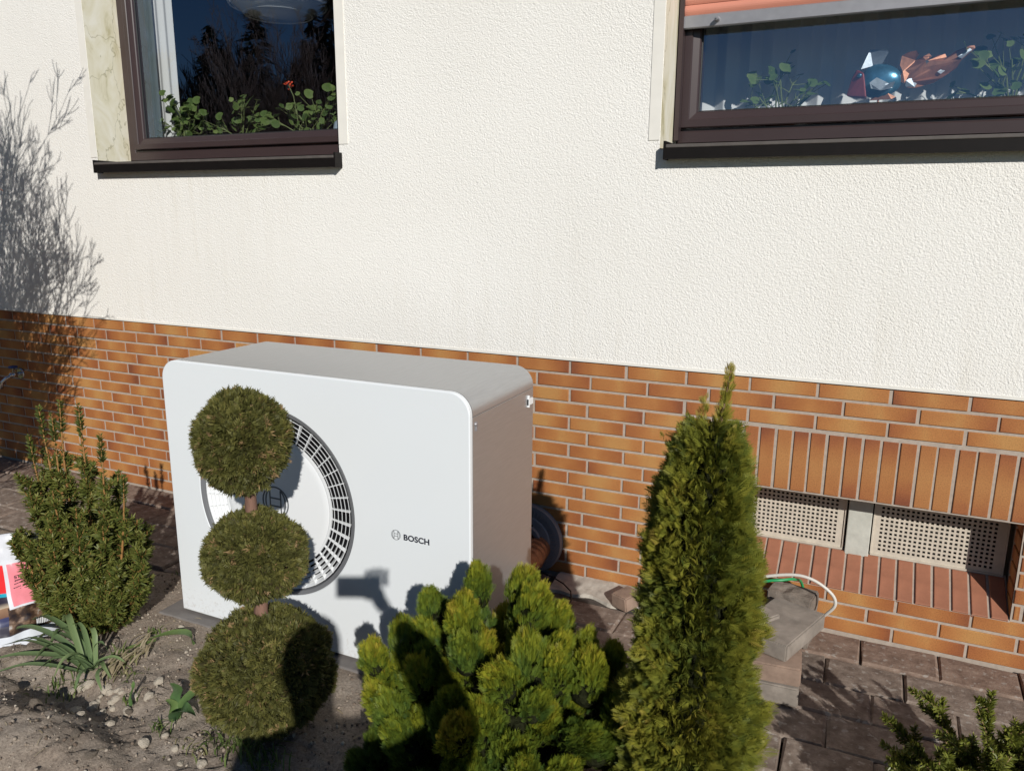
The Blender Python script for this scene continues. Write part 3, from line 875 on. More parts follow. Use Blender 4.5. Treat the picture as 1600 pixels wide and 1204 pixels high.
def heat_pump():
    PX0, PX1, PZ0, PZ1, PY, PB = 1.703, 3.040, 0.020, 1.062, -1.0, -0.495
    RC = 0.074
    hp = thing('heat_pump', 'white fronted heat pump in a grey metal case before the orange brick base', 'heat pump', ((PX0 + PX1) / 2, (PY + PB) / 2, 0))
    ox, oy = hp.location.x, hp.location.y
    def L(mb): mb.v = [(x - ox, y - oy, z) for x, y, z in mb.v]
    def arch(x0, x1, z0, z1, r, n=14):
        """outline up the left side, over the rounded top, down the right side"""
        P = [(x0, z0)]
        P += [(x0 + r - r * math.cos(a), z1 - r + r * math.sin(a)) for a in np.linspace(0, math.pi / 2, n)]
        P += [(x1 - r + r * math.sin(a), z1 - r + r * math.cos(a)) for a in np.linspace(0, math.pi / 2, n)]
        P += [(x1, z0)]
        return P
    SE = PZ1 - RC - 0.004
    # top cover: the folded sheet over the top and both shoulders
    mb = MB(); P = arch(PX0, PX1, SE, PZ1, RC); n = len(P)
    ys = (-.979, PB)
    V = [(x, y, z) for y in ys for x, z in P] + [(x, y, z) for y in ys for x, z in arch(PX0 + .003, PX1 - .003, SE, PZ1 - .003, RC - .003)]
    F = [(i, i + 1, n + i + 1, n + i) for i in range(n - 1)]
    F += [(2 * n + i + 1, 2 * n + i, 3 * n + i, 3 * n + i + 1) for i in range(n - 1)]
    F += [(0, n, 3 * n, 2 * n), (n - 1, 3 * n - 1, 4 * n - 1, 2 * n - 1)]
    F += [(i + 1, i, 2 * n + i, 2 * n + i + 1) for i in range(n - 1)] + [(n + i, n + i + 1, 3 * n + i + 1, 3 * n + i) for i in range(n - 1)]
    mb.add(V, F); L(mb)
    mb.build('top_cover', MAT['cover'], hp, angle=35)
    # side panels and back
    for name, xa, xb in (('side_panel', PX1 - .004, PX1 - .001), ('side_panel', PX0 + .001, PX0 + .004)):
        mb = MB(); mb.box(xa, xb, -.978, PB + .002, PZ0 + .004, SE - .0025); L(mb)
        o = mb.build(name, MAT['cover'], hp); bevel(o, .001, 1)
    mb = MB(); mb.box(PX0 + .006, PX1 - .006, -.975, PB + .006, PZ0 + .006, PZ1 - RC); mb.box(PX0 + .10, PX1 - .10, -.975, PB + .006, PZ1 - RC, PZ1 - .006); L(mb)
    mb.build('inner_case', MAT['dark_void'], hp)
    # front panel with its round opening
    cx, cz, rh = 2.219, 0.565, 0.362
    out = arch(PX0, PX1, PZ0, PZ1, RC)
    def hit(a, dx=0.0):
        d = (math.cos(a), math.sin(a)); best = None
        for i in range(len(out)):
            p, q = out[i], out[(i + 1) % len(out)]
            ex, ez = q[0] - p[0], q[1] - p[1]
            den = d[0] * ez - d[1] * ex
            if abs(den) < 1e-9: continue
            t = ((p[0] - cx) * ez - (p[1] - cz) * ex) / den
            s = ((p[0] - cx) * d[1] - (p[1] - cz) * d[0]) / den
            if t > 0 and -1e-6 <= s <= 1 + 1e-6 and (best is None or t < best): best = t
        return (cx + best * d[0], cz + best * d[1])
    ang = sorted([2 * math.pi * k / 160 for k in range(160)] + [math.atan2(z - cz, x - cx) % (2 * math.pi) for x, z in out])
    ang = [a for i, a in enumerate(ang) if i == 0 or a - ang[i - 1] > 1e-4]
    n = len(ang)
    e = 0.004
    O = [hit(a) for a in ang]
    def shrink(p, e):
        # pull an outline point inwards
        x = min(max(p[0], PX0 + e), PX1 - e); z = min(max(p[1], PZ0 + e), PZ1 - e)
        for sx in (PX0 + RC, PX1 - RC):
            if (x < sx if sx < cx else x > sx) and z > PZ1 - RC:
                v = Vector((x - sx, z - (PZ1 - RC)))
                if v.length > RC - e: v = v.normalized() * (RC - e); x, z = sx + v.x, PZ1 - RC + v.y
        return x, z
    V = []
    rings = [[(O[i][0], -.9825, O[i][1]) for i in range(n)], [(O[i][0], PY + e, O[i][1]) for i in range(n)],
             [(*shrink(O[i], e * .35),) for i in range(n)], [(*shrink(O[i], e),) for i in range(n)],
             [(cx + (rh + .003) * math.cos(a), PY, cz + (rh + .003) * math.sin(a)) for a in ang],
             [(cx + rh * math.cos(a), PY + .003, cz + rh * math.sin(a)) for a in ang],
             [(cx + rh * math.cos(a), PY + .018, cz + rh * math.sin(a)) for a in ang]]
    rings[2] = [(x, PY + e * .35, z) for x, z in rings[2]]
    rings[3] = [(x, PY, z) for x, z in rings[3]]
    V = [p for r_ in rings for p in r_]
    F = [(j * n + i, j * n + (i + 1) % n, (j + 1) * n + (i + 1) % n, (j + 1) * n + i) for j in range(len(rings) - 1) for i in range(n)]
    mb = MB(); mb.add(V, F); L(mb)
    mb.build('front_panel', MAT['white_panel'], hp)
    # grey strip painting in the shadow gap behind the front panel
    mb = MB(); P = arch(PX0 + .004, PX1 - .004, PZ0 + .004, PZ1 - .004, RC - .004); n = len(P)
    V = [(x, y, z) for y in (-.9824, -.9782) for x, z in P]
    mb.add(V, [(i, i + 1, n + i + 1, n + i) for i in range(n - 1)] + [(n - 1, 0, n, 2 * n - 1)]); L(mb)
    mb.build('shadow_gap_strip', MAT['grey_ring'], hp)
    # fan grille: grey collar, tilted ring blades, ribs, centre disc, emblem
    ax = (0, 1, 0); c = (cx - ox, PY - oy, cz)
    mb = MB(); mb.lathe([(.3615, .002), (.3605, .0005), (.3480, .004), (.3420, .014), (.3400, .034)], c, ax, 120)
    fg = mb.build('fan_grille', MAT['grey_ring'], hp, angle=40)
    radii = [.3395, .3215, .3035, .2855, .2675]
    for r0 in radii:
        mb = MB(); k = .0135; t = .0026; w = .019; z0 = .008 + (.3395 - r0) * .10
        mb.lathe([(r0, z0), (r0 - k, z0 + w), (r0 - k - t, z0 + w), (r0 - t, z0)], c, ax, 120, closed=True)
        mb.build('ring_blade', MAT['white_plastic'], fg, angle=40)
    rib = MB()
    for k in range(40):
        a = 2 * math.pi * (k + .35) / 40
        ra, rb = .249, .3405
        for (r_, t_) in ((ra, 0), ):
            u = Vector((math.cos(a), 0, math.sin(a))); w_ = Vector((-math.sin(a), 0, math.cos(a)))
            a0 = Vector(c) + u * ra + Vector((0, .0185, 0)); b0 = Vector(c) + u * rb + Vector((0, .0085, 0))
            a1 = Vector(c) + u * (ra - .012) + Vector((0, .036, 0)); b1 = Vector(c) + u * (rb - .010) + Vector((0, .030, 0))
            h = w_ * .0017
            rib.add([a0 - h, b0 - h, b1 - h, a1 - h, a0 + h, b0 + h, b1 + h, a1 + h],
                    [(0, 1, 2, 3), (7, 6, 5, 4), (0, 4, 5, 1), (1, 5, 6, 2), (2, 6, 7, 3), (3, 7, 4, 0)])
    o = rib.build('rib', MAT['white_plastic'], fg); o['kind'] = 'stuff'
    mb = MB(); mb.lathe([(.0, .0125), (.08, .013), (.16, .0145), (.215, .0165), (.236, .0175), (.240, .019), (.2455, .0175), (.2505, .018), (.2505, .044), (.0, .044)], c, ax, 120)
    mb.build('grille_disc', MAT['white_plastic'], fg, angle=35)
    mb = MB(); mb.lathe([(0, .062), (.352, .060), (.352, .020)], c, ax, 64); mb.build('fan_opening', MAT['dark_void'], hp)
    mb = MB()                                               # fan blades deep inside
    for k in range(5):
        a = 2 * math.pi * k / 5
        pts = []
        for rr in (.10, .2, .32):
            for da, yy in ((0, .052), (.7, .058)):
                pts.append((c[0] + rr * math.cos(a + da), c[1] + yy, c[2] + rr * math.sin(a + da)))
        mb.add(pts, [(0, 1, 3, 2), (2, 3, 5, 4)])
    mb.build('fan_blade', plain('dark_fan', (.02, .02, .022), .5), hp)['kind'] = 'stuff'
    def emblem(mb, cx, cz, r, w, y):
        """ring with an anchor-like H armature inside"""
        mb.lathe([(r - w, y), (r, y), (r, y + .001), (r - w, y + .001)], (cx, c[1], cz), ax, 48, closed=True)
        def bar(x0, x1, z0, z1): mb.box(cx + x0 * r, cx + x1 * r, c[1] + y, c[1] + y + .001, cz + z0 * r, cz + z1 * r)
        ww = w / r
        bar(-.36 - ww, -.36, -.78, .78); bar(.36, .36 + ww, -.78, .78)
        bar(-.36, .36, .20, .20 + ww); bar(-.36, .36, -.20 - ww, -.20)
        # curved outer arms of the armature
        for s in (-1, 1):
            P = []
            for k in range(13):
                a = math.pi * (-.30 + .60 * k / 12)
                P.append((s * math.cos(a) * .74, math.sin(a) * .95))
            for i in range(12):
                (xa, za), (xb, zb) = P[i], P[i + 1]
                d = Vector((xb - xa, zb - za)).normalized(); nn = Vector((-d.y, d.x)) * ww * .5
                q = [(xa - nn.x, za - nn.y), (xb - nn.x, zb - nn.y), (xb + nn.x, zb + nn.y), (xa + nn.x, za + nn.y)]
                V = [(cx + px * r, c[1] + y, cz + pz * r) for px, pz in q] + [(cx + px * r, c[1] + y + .001, cz + pz * r) for px, pz in q]
                mb.add(V, [(0, 1, 2, 3), (7, 6, 5, 4), (0, 4, 5, 1), (2, 6, 7, 3)])
    mb = MB(); emblem(mb, c[0], c[2] - .001, .062, .0055, .0115); mb.build('emblem', MAT['print_grey'], hp)
    mb = MB(); emblem(mb, 2.7535 - ox, .5405, .0185, .0015, -.0008); mb.build('logo', MAT['print_grey'], hp)
    me = text_mesh('BOSCH', .0285, .0009, 1.03)
    xs = [v.co.x for v in me.vertices]; wd = max(xs) - min(xs)
    o = link('lettering', me, hp, MAT['print_dark'])
    o.location = (2.7845 - ox - min(xs) * .101 / wd, PY - oy - .0006, .5285); o.rotation_euler = (math.pi / 2, 0, 0)
    o.scale = (.101 / wd, 1, 1)
    # screws and bracket on the right side
    for y, z in ((-.955, .955),):
        mb = MB(); mb.lathe([(0, .004), (.006, .004), (.0075, .002), (.0075, 0)], (PX1 - ox - .001, y - oy, z), (1, 0, 0), 14)
        mb.box(PX1 - ox - .001, PX1 - ox + .003, y - oy - .003, y - oy + .003, z - .022, z - .004)
        mb.build('screw', MAT['alu'], hp)
    mb = MB(); mb.box(PX1 - ox - .001, PX1 - ox + .0035, PB - oy - .050, PB - oy - .008, .925, .948); mb.box(PX1 - ox - .001, PX1 - ox + .006, PB - oy - .050, PB - oy - .044, .918, .962)
    mb.build('bracket', MAT['white_plastic'], hp)
    mb = MB(); mb.box(PX0 + .05 - ox, PX1 - .05 - ox, PY + .06 - oy, PB - .05 - oy, .009, PZ0 + .008)
    mb.build('base_rail', MAT['grey_ring'], hp)
    mb = MB(); mb.box(1.615, 3.055, -1.052, -.40, -.12, .0095)
    o = mb.build('concrete_plinth', plain('grey_cast_concrete', (.19, .175, .165), .9, var=.12, nscale=22, bmp=.25, bdist=.002, spec=.15)); bevel(o, .006)
    tag(o, 'smooth dark grey concrete slab under the heat pump', 'concrete slab')
heat_pump()

# ------------------------------------------------------------------ pipe through the wall, cable, tap
def pipe_and_tap():
    t = thing('wall_pipe', 'brown wrapped pipe leaving the wall through a dark grey round collar', 'pipe', (2.818, 0, .152))
    mb = MB()
    prof = [(.168, .0), (.168, .020), (.164, .028), (.150, .032), (.118, .034), (.114, .040), (.100, .044), (.082, .046), (.078, .058), (.066, .060), (.060, .060), (.060, 0)]
    mb.lathe(prof, (0, 0, 0), (0, -1, 0), 64)
    col = mb.build('collar', plain('dark_grey_plastic_collar', (.22, .222, .245), .5, var=.08, nscale=20), t, angle=30)
    rb = MB()
    for k in range(48):
        a = 2 * math.pi * k / 48
        u = Vector((math.cos(a), 0, math.sin(a))); w = Vector((-math.sin(a), 0, math.cos(a)))
        rb.obox(u * .134 + Vector((0, -.0345, 0)), u * .014, w * .0013, Vector((0, .0018, 0)))
    rb.build('rib', col.data.materials[0], col)['kind'] = 'stuff'
    mb = MB(); mb.lathe([(0, .0475), (.006, .0475), (.007, .0455)], (.03, 0, .078), (0, -1, 0), 12); mb.build('vent_hole', MAT['dark_void'], col)
    # pipe wrapped in brown tape, bending to the pump
    pts = [(0.058, .0, -.022), (0.062, -.07, -.026), (.070, -.14, -.034), (.070, -.22, -.044), (.06, -.30, -.05), (.05, -.36, -.05), (.05, -.40, -.05)]
    P = []
    for i in range(len(pts) - 1):
        a, b = Vector(pts[i]), Vector(pts[i + 1])
        for k in range(8): P.append(a.lerp(b, k / 8))
    rad = [.0575 + .0022 * (1 if (i % 4) < 2 else -.4) + .0012 * math.sin(i * 1.7) for i in range(len(P))]
    mb = MB(); mb.tube(P, rad, 24)
    mb.build('pipe', plain('brown_wrapping_tape', (.28, .135, .075), .28, metal=.35, var=.2, nscale=70, bmp=.8, bdist=.004), t, angle=80)
    c = MB(); c.tube([(2.60, -.40, .03), (2.70, -.25, .022), (2.80, -.14, .020), (2.88, -.10, .028), (2.93, -.085, .030), (2.98, -.095, .026), (3.04, -.125, .022), (3.09, -.17, .019), (3.12, -.24, .016), (3.13, -.34, .012)], .0032, 8)
    tag(c.build('cable', MAT['rubber'], smooth=True), 'thin black cable running over the ground below the pipe collar', 'cable')
    t = thing('garden_tap', 'small chrome garden tap on the brick base in the shadow of the bare shrub', 'tap', (-.73, 0, .60))
    ch = plain('chrome', (.60, .61, .64), .15, metal=1.0)
    mb = MB(); mb.lathe([(.0, .012), (.030, .012), (.034, .006), (.034, .0)], (.0, .0, .0), (0, -1, 0), 24); mb.build('wall_rose', ch, t, smooth=False)
    mb = MB(); mb.tube([(0, -.005, 0), (0, -.075, 0)], .0125, 14); mb.tube([(0, -.055, -.0), (-.03, -.085, -.022), (-.05, -.10, -.045), (-.055, -.105, -.085)], [.012, .011, .0105, .0115], 14); mb.build('spout', ch, t, smooth=True)
    mb = MB(); mb.tube([(0, -.05, .008), (0, -.05, .045)], .0085, 10); mb.build('spindle', ch, t)
    mb = MB(); mb.lathe([(.004, .0), (.024, .002), (.028, .008), (.024, .014), (.004, .016)], (.0, -.05, .042), (0, 0, 1), 18); mb.build('handle', plain('blue_plastic', (.03, .07, .22), .4), t, smooth=True)
pipe_and_tap()

# ================================================================== PLANTS OF THE BED
def pt(*a): return np.array(a, dtype=float)

def sphere_dirs(n, rg):
    d = rg.normal(size=(n, 3)); return d / np.linalg.norm(d, axis=1, keepdims=True)

def spray_template(nside=4, ang=42, w=.10, taper=.75, curl=.12, main=.07):
    """flat spray of scale leaves: axis plus alternate side shoots; quads"""
    V, F, T = [], [], []
    def rhomb(p0, p1, wd, z0, z1, t0, t1):
        p0, p1 = np.array(p0), np.array(p1); d = p1 - p0; L = np.hypot(*d); nrm = np.array([-d[1], d[0]]) / L * wd
        m = p0 + d * .45; b = len(V)
        V.extend([(*p0, z0), (*(m + nrm), (z0 + z1) / 2 + wd * .25), (*p1, z1), (*(m - nrm), (z0 + z1) / 2 - wd * .25)])
        F.append((b, b + 1, b + 2, b + 3)); T.extend([t0, (t0 + t1) / 2, t1, (t0 + t1) / 2])
    rhomb((0, 0), (0, 1), main, 0, -curl, -.08, .10)
    for i in range(nside):
        y = .12 + .68 * i / nside
        L = .52 * (1 - taper * i / nside)
        for s in (-1, 1):
            yy = y + (.06 if s > 0 else 0)
            a = math.radians(ang)
            z = -curl * yy * yy
            rhomb((0, yy), (s * L * math.sin(a), yy + L * math.cos(a)), w * (.9 - .3 * i / nside), z, z - curl * L * .6, -.05, .10)
    return np.array(V), np.array(F), np.array(T)

def tuft_template(n=6, w=.10, spread=.45, rg=None):
    """short bushy shoot: n narrow pointed quads fanning round an axis"""
    V, F, T = [], [], []
    for k in range(n):
        a = 2 * math.pi * (k + .3 * rg.random()) / n
        el = spread * (.5 + .8 * rg.random()) if k else 0.0
        L = .65 + .4 * rg.random()
        base = np.array([0, .30 * rg.random() * (k > 0), 0])
        d = np.array([math.sin(el) * math.cos(a), math.cos(el), math.sin(el) * math.sin(a)])
        s = np.cross(d, [0, 1, .3]); s /= np.linalg.norm(s) + 1e-9
        if np.linalg.norm(s) < .5: s = np.array([1, 0, 0])
        m = base + d * L * .4; tip = base + d * L
        b = len(V); V += [tuple(base), tuple(m + s * w), tuple(tip), tuple(m - s * w)]
        F.append((b, b + 1, b + 2, b + 3)); T += [-.15, 0, .12, 0]
    return np.array(V), np.array(F), np.array(T)

def core_mesh(name, shapes, mat, parent, seed=1):
    """dark woody interior: lumpy blobs (centre, radii)"""
    V, F = [], []
    for (c, r) in shapes:
        bm = bmesh.new(); bmesh.ops.create_icosphere(bm, subdivisions=3, radius=1)
        b = len(V)
        for v in bm.verts:
            k = 1 + .12 * noise.noise(v.co * 3 + Vector(c) * 7 + Vector((seed, 0, 0)))
            V.append((c[0] + v.co.x * r[0] * k, c[1] + v.co.y * r[1] * k, c[2] + v.co.z * r[2] * k))
        F += [tuple(b + q.index for q in f.verts) for f in bm.faces]
        bm.free()
    me = bpy.data.meshes.new(name); me.from_pydata(V, [], F); me.update()
    return link(name, me, parent, mat)

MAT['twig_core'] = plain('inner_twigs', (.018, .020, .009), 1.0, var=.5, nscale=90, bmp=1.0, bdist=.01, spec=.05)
MAT['bark'] = plain('red_brown_bark', (.20, .115, .085), .9, var=.3, nscale=45, bmp=.8, bdist=.004, spec=.1, stretch=(1, 1, .25))
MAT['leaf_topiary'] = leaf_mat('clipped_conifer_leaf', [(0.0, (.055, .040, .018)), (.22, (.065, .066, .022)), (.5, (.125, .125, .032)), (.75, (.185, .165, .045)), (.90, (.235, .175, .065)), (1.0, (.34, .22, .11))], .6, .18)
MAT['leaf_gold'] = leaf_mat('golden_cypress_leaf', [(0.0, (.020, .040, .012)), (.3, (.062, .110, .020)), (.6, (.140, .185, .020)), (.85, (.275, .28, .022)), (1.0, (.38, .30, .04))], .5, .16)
MAT['leaf_thuja'] = leaf_mat('thuja_leaf', [(0.0, (.030, .050, .013)), (.3, (.085, .112, .020)), (.6, (.180, .186, .024)), (.85, (.265, .24, .032)), (1.0, (.33, .24, .055))], .5, .14)
MAT['leaf_yew'] = leaf_mat('yew_needle', [(0.0, (.030, .046, .015)), (.35, (.078, .102, .023)), (.7, (.150, .162, .036)), (1.0, (.24, .22, .06))], .45, .15, spec=.22)
MAT['leaf_fir'] = leaf_mat('fir_needle', [(0.0, (.035, .050, .012)), (.4, (.100, .125, .020)), (.8, (.21, .225, .034)), (1.0, (.30, .27, .06))], .42, .18, spec=.5)

def topiary():
    base = Vector((2.555, -1.425, 0))
    t = thing('topiary_tree', 'clipped conifer of three stacked balls on a thin trunk before the fan', 'topiary', base)
    mb = MB()
    P = [(0.005, 0, -.03), (.0, 0, .10), (-.012, .003, .25), (-.018, .0, .42), (-.010, .004, .48), (-.012, .002, .56), (-.028, .0, .70), (-.030, .002, .79), (-.040, .0, .92)]
    mb.tube(P, [.032, .028, .024, .021, .0195, .020, .019, .0165, .012], 12)
    mb.build('trunk', MAT['bark'], t, smooth=True)
    rg = np.random.default_rng(5)
    Ts = [tuft_template(6, .115, .85, rg), tuft_template(5, .13, 1.0, rg), spray_template(3, 44, .085, .5, .30, .07), spray_template(4, 40, .075, .6, -.20, .07)]
    balls = [((-.046, 0, .953), (.121, .119, .136), 9000), ((-.024, 0, .600), (.137, .133, .121), 9000), ((-.006, -.005, .222), (.194, .186, .175), 15500)]
    for bi, (c, r, n) in enumerate(balls):
        c, r = np.array(c), np.array(r)
        parts = []
        D = sphere_dirs(n, rg)
        low = np.array([noise.noise(Vector(d * 2.3) + Vector((bi * 5, 0, 0))) for d in D])
        hi = np.array([noise.noise(Vector(d * 7.0) + Vector((bi * 5, 3, 0))) for d in D])
        rad = 1 + .105 * low + .062 * hi - .13 * rg.random(n) ** 1.6
        # ragged, thinner underside where the trunk enters
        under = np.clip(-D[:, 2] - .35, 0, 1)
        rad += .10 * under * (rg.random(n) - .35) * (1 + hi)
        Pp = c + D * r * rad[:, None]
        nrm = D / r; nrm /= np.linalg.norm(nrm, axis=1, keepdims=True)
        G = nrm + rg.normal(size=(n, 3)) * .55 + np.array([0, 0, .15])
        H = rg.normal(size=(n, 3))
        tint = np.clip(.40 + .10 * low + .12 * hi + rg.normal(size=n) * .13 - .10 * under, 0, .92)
        brown = rg.random(n) < np.where(low * hi > .06, .16, .028); tint[brown] = .90 + .1 * rg.random(brown.sum())
        sc = .0195 + .009 * rg.random(n)
        pick = rg.integers(0, 4, n); sc[pick >= 2] *= 1.22
        for k in range(4):
            m = pick == k
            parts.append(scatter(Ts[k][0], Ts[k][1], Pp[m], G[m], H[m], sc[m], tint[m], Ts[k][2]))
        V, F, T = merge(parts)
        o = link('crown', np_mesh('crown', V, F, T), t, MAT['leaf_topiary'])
        o['label'] = ('smallest ball of the topiary, on top', 'flattened middle ball of the topiary', 'largest ball of the topiary, near the ground')[bi]
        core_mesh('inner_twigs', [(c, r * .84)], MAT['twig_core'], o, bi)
topiary()

def gold_bush():
    base = Vector((3.305, -1.305, 0))
    t = thing('golden_cypress', 'low bushy golden green cypress with fan shaped tufts right of the topiary', 'shrub', base)
    rg = np.random.default_rng(21)
    T, F, TV = spray_template(6, 38, .036, .55, .26, .034)
    lobes = []
    # plumes set over a rough dome in two shells: (centre, radius, direction)
    for (cnt, shell, r0, r1) in ((62, 1.0, .050, .030), (34, .72, .062, .03)):
        for k in range(cnt):
            zz = 1 - 1.16 * (k + .5) / cnt
            a = 2.399963 * k + .9 * shell
            q = math.sqrt(max(0, 1 - zz * zz))
            d = np.array([q * math.cos(a), q * math.sin(a), zz]) + rg.normal(size=3) * .07; d /= np.linalg.norm(d)
            f = shell * (1 + .12 * noise.noise(Vector(d * 2.7)) + rg.normal() * .055)
            p = np.array([0.01, -.02, .09]) + d * np.array([.325, .32, .385]) * f
            if p[2] < .02: p[2] = .02 + .05 * rg.random()
            lobes.append((p, r0 + r1 * rg.random(), d))
    # the stray leader shoots seen in the photograph (left edge, top)
    for p, rr in (((-.305, -.15, .33), .055), ((-.315, -.17, .39), .048), ((-.29, -.17, .25), .07), ((-.26, -.10, .42), .055), ((-.24, .02, .46), .055), ((-.13, .10, .52), .065), ((.0, .12, .53), .06), ((-.31, -.18, .10), .06), ((-.335, -.20, .06), .05), ((.28, .12, .36), .06), ((.34, .0, .30), .06)):
        p = np.array(p); d = p / np.linalg.norm(p); lobes.append((p, rr, d))
    parts = []; cores = []
    for (p, rr, d) in lobes:
        if (base.x + p[0]) < 3.075 and (base.y + p[1]) > -1.08: continue
        out = d * .62 + np.array([0, 0, .80]) + rg.normal(size=3) * .22; out /= np.linalg.norm(out)
        n = int(170 + 190 * rr / .08)
        E = sphere_dirs(n, rg)
        # keep the outer/upper cap of each tuft
        dot = E @ out
        E[dot < -.25] *= -1; dot = np.abs(dot)
        S, Dm, N2 = frames(out[None], rg.normal(size=(1, 3)))
        # tufts are flattened, upright fans
        loc = np.stack([E @ S[0], E @ Dm[0], E @ N2[0]], 1) * np.array([.85, 1.75, .60])
        Pp = p - out * .014 + rr * .78 * (loc[:, 0:1] * S[0] + loc[:, 1:2] * Dm[0] + loc[:, 2:3] * N2[0]) * (.75 + .25 * rg.random((n, 1)))
        G = E * .55 + out * .85 + rg.normal(size=(n, 3)) * .13 + np.array([0, 0, .25])
        H = E * .8 + rg.normal(size=(n, 3)) * .55
        own = rg.normal() * .09
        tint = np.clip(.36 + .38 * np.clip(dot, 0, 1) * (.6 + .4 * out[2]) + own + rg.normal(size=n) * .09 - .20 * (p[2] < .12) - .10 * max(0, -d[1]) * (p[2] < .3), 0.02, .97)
        sc = (.030 + .016 * rg.random(n)) * (.8 + rr * 3)
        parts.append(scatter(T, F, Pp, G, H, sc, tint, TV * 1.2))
        cores.append((p - out * rr * .30, np.array([rr, rr, rr]) * .50))
    V, FF, TT = merge(parts)
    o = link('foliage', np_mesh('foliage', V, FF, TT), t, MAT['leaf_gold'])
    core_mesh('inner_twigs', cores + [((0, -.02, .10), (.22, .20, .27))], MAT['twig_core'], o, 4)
    mb = MB()
    for k in range(7):
        a = 2 * math.pi * k / 7
        mb.tube([(0, 0, -.03), (.06 * math.cos(a), .06 * math.sin(a), .06), (.15 * math.cos(a), .15 * math.sin(a), .20)], [.016, .012, .006], 6)
    o = mb.build('branch', MAT['bark'], t); o['kind'] = 'stuff'
gold_bush()

def thuja():
    base = Vector((3.834, -1.28, 0))
    t = thing('columnar_thuja', 'tall narrow thuja with a thin pointed tip right of the golden cypress', 'conifer', base)
    rg = np.random.default_rng(8)
    T, F, TV = spray_template(6, 38, .036, .58, .24, .034)
    zs = np.array([-.02, .10, .22, .35, .48, .60, .72, .82, .90, .97, 1.04, 1.09, 1.125, 1.16, 1.20, 1.25])
    rs = np.array([.150, .178, .174, .164, .146, .138, .138, .132, .120, .104, .082, .058, .042, .030, .018, .006])
    cxs = np.interp(zs, [0, .35, .6, .9, 1.1, 1.27], [-.012, -.010, -.016, -.008, .000, .028])
    n = 14500
    z = rg.uniform(.0, 1.12, n * 2)
    keep = rg.random(n * 2) < np.interp(z, zs, rs) / .19 + .1
    z = z[keep][:n]; n = len(z)
    a = rg.uniform(0, 2 * np.pi, n)
    lump = np.array([noise.noise(Vector((math.cos(q) * 1.6, math.sin(q) * 1.6, zz * 6.5))) for q, zz in zip(a, z)])
    lump2 = np.array([noise.noise(Vector((math.cos(q) * 4, math.sin(q) * 4, zz * 17))) for q, zz in zip(a, z)])
    rr = np.interp(z, zs, rs) * (.89 + .34 * lump + .20 * lump2) - .040 * rg.random(n) ** 1.3
    rr = np.maximum(rr, .01)
    rad = np.stack([np.cos(a), np.sin(a), np.zeros(n)], 1)
    Pp = np.stack([np.interp(z, zs, cxs) + rr * np.cos(a), rr * np.sin(a), z], 1)
    up = np.array([0, 0, 1.0])
    G = rad * .80 + up * (.55 + .25 * rg.random((n, 1))) + rg.normal(size=(n, 3)) * .28
    tang = np.stack([-np.sin(a), np.cos(a), np.zeros(n)], 1)
    H = tang * rg.choice([-1, 1], (n, 1)) + rg.normal(size=(n, 3)) * .45     # sprays stand edge-on, like pages
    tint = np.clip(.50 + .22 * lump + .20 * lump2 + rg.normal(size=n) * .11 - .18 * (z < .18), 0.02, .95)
    sc = .034 + .020 * rg.random(n)
    parts = [scatter(T, F, Pp, G, H, sc, tint, TV)]
    # leaders at the top
    for (p0, p1, m, s0) in ((np.array([.010, 0, 1.05]), np.array([.033, .0, 1.262]), 120, .044), (np.array([-.015, .01, 1.05]), np.array([-.026, .015, 1.185]), 44, .040), (np.array([.03, -.03, 1.04]), np.array([.055, -.035, 1.13]), 22, .03), (np.array([-.08, .0, .99]), np.array([-.118, .005, 1.085]), 26, .03)):
        u = rg.random(m)
        P2 = p0 + (p1 - p0) * u[:, None] + rg.normal(size=(m, 3)) * .004
        aa = rg.uniform(0, 2 * np.pi, m)
        G2 = np.stack([np.cos(aa), np.sin(aa), np.zeros(m)], 1) * .6 * (1 - u[:, None] * .6) + (p1 - p0) / np.linalg.norm(p1 - p0)
        parts.append(scatter(T, F, P2, G2, rg.normal(size=(m, 3)), s0 * (1.1 - .55 * u), np.clip(.62 + .3 * u + rg.normal(size=m) * .06, 0, 1), TV))
    V, FF, TT = merge(parts)
    o = link('foliage', np_mesh('foliage', V, FF, TT), t, MAT['leaf_thuja'])
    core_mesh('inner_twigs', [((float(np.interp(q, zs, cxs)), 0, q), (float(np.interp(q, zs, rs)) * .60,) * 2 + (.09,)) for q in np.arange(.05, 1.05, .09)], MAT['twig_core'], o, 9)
    mb = MB(); mb.tube([(0, 0, -.04), (0, 0, .5), (.0, 0, 1.0), (.02, 0, 1.15), (.034, 0, 1.262)], [.03, .02, .009, .004, .0012], 8)
    mb.build('trunk', MAT['bark'], t, smooth=True)
thuja()

def needles_on(path, rg, n, L, two_rank=.55, spread=.95, w=.055):
    """needle arrays along a polyline"""
    path = np.array(path); seg = np.diff(path, axis=0); ln = np.linalg.norm(seg, axis=1); cum = np.r_[0, np.cumsum(ln)]
    u = np.sort(rg.random(n)) * cum[-1]
    i = np.clip(np.searchsorted(cum, u, side='right') - 1, 0, len(seg) - 1)
    P = path[i] + seg[i] * ((u - cum[i]) / ln[i])[:, None]
    D = seg[i] / ln[i][:, None]
    A = rg.normal(size=(n, 3)); A -= (A * D).sum(1, keepdims=True) * D; A /= np.linalg.norm(A, axis=1, keepdims=True)
    G = A * spread + D * (.55 + .3 * rg.random((n, 1)))
    f = u / cum[-1]
    return P, G, D, L * (.75 + .4 * rg.random(n)) * (1 - .35 * f ** 3), f

NT_V = np.array([(-.5, 0, 0), (-.5, .62, .03), (0, 1, .0), (.5, .62, .03), (.5, 0, 0)])
NT_F = np.array([(0, 1, 2), (0, 2, 4), (4, 2, 3)])

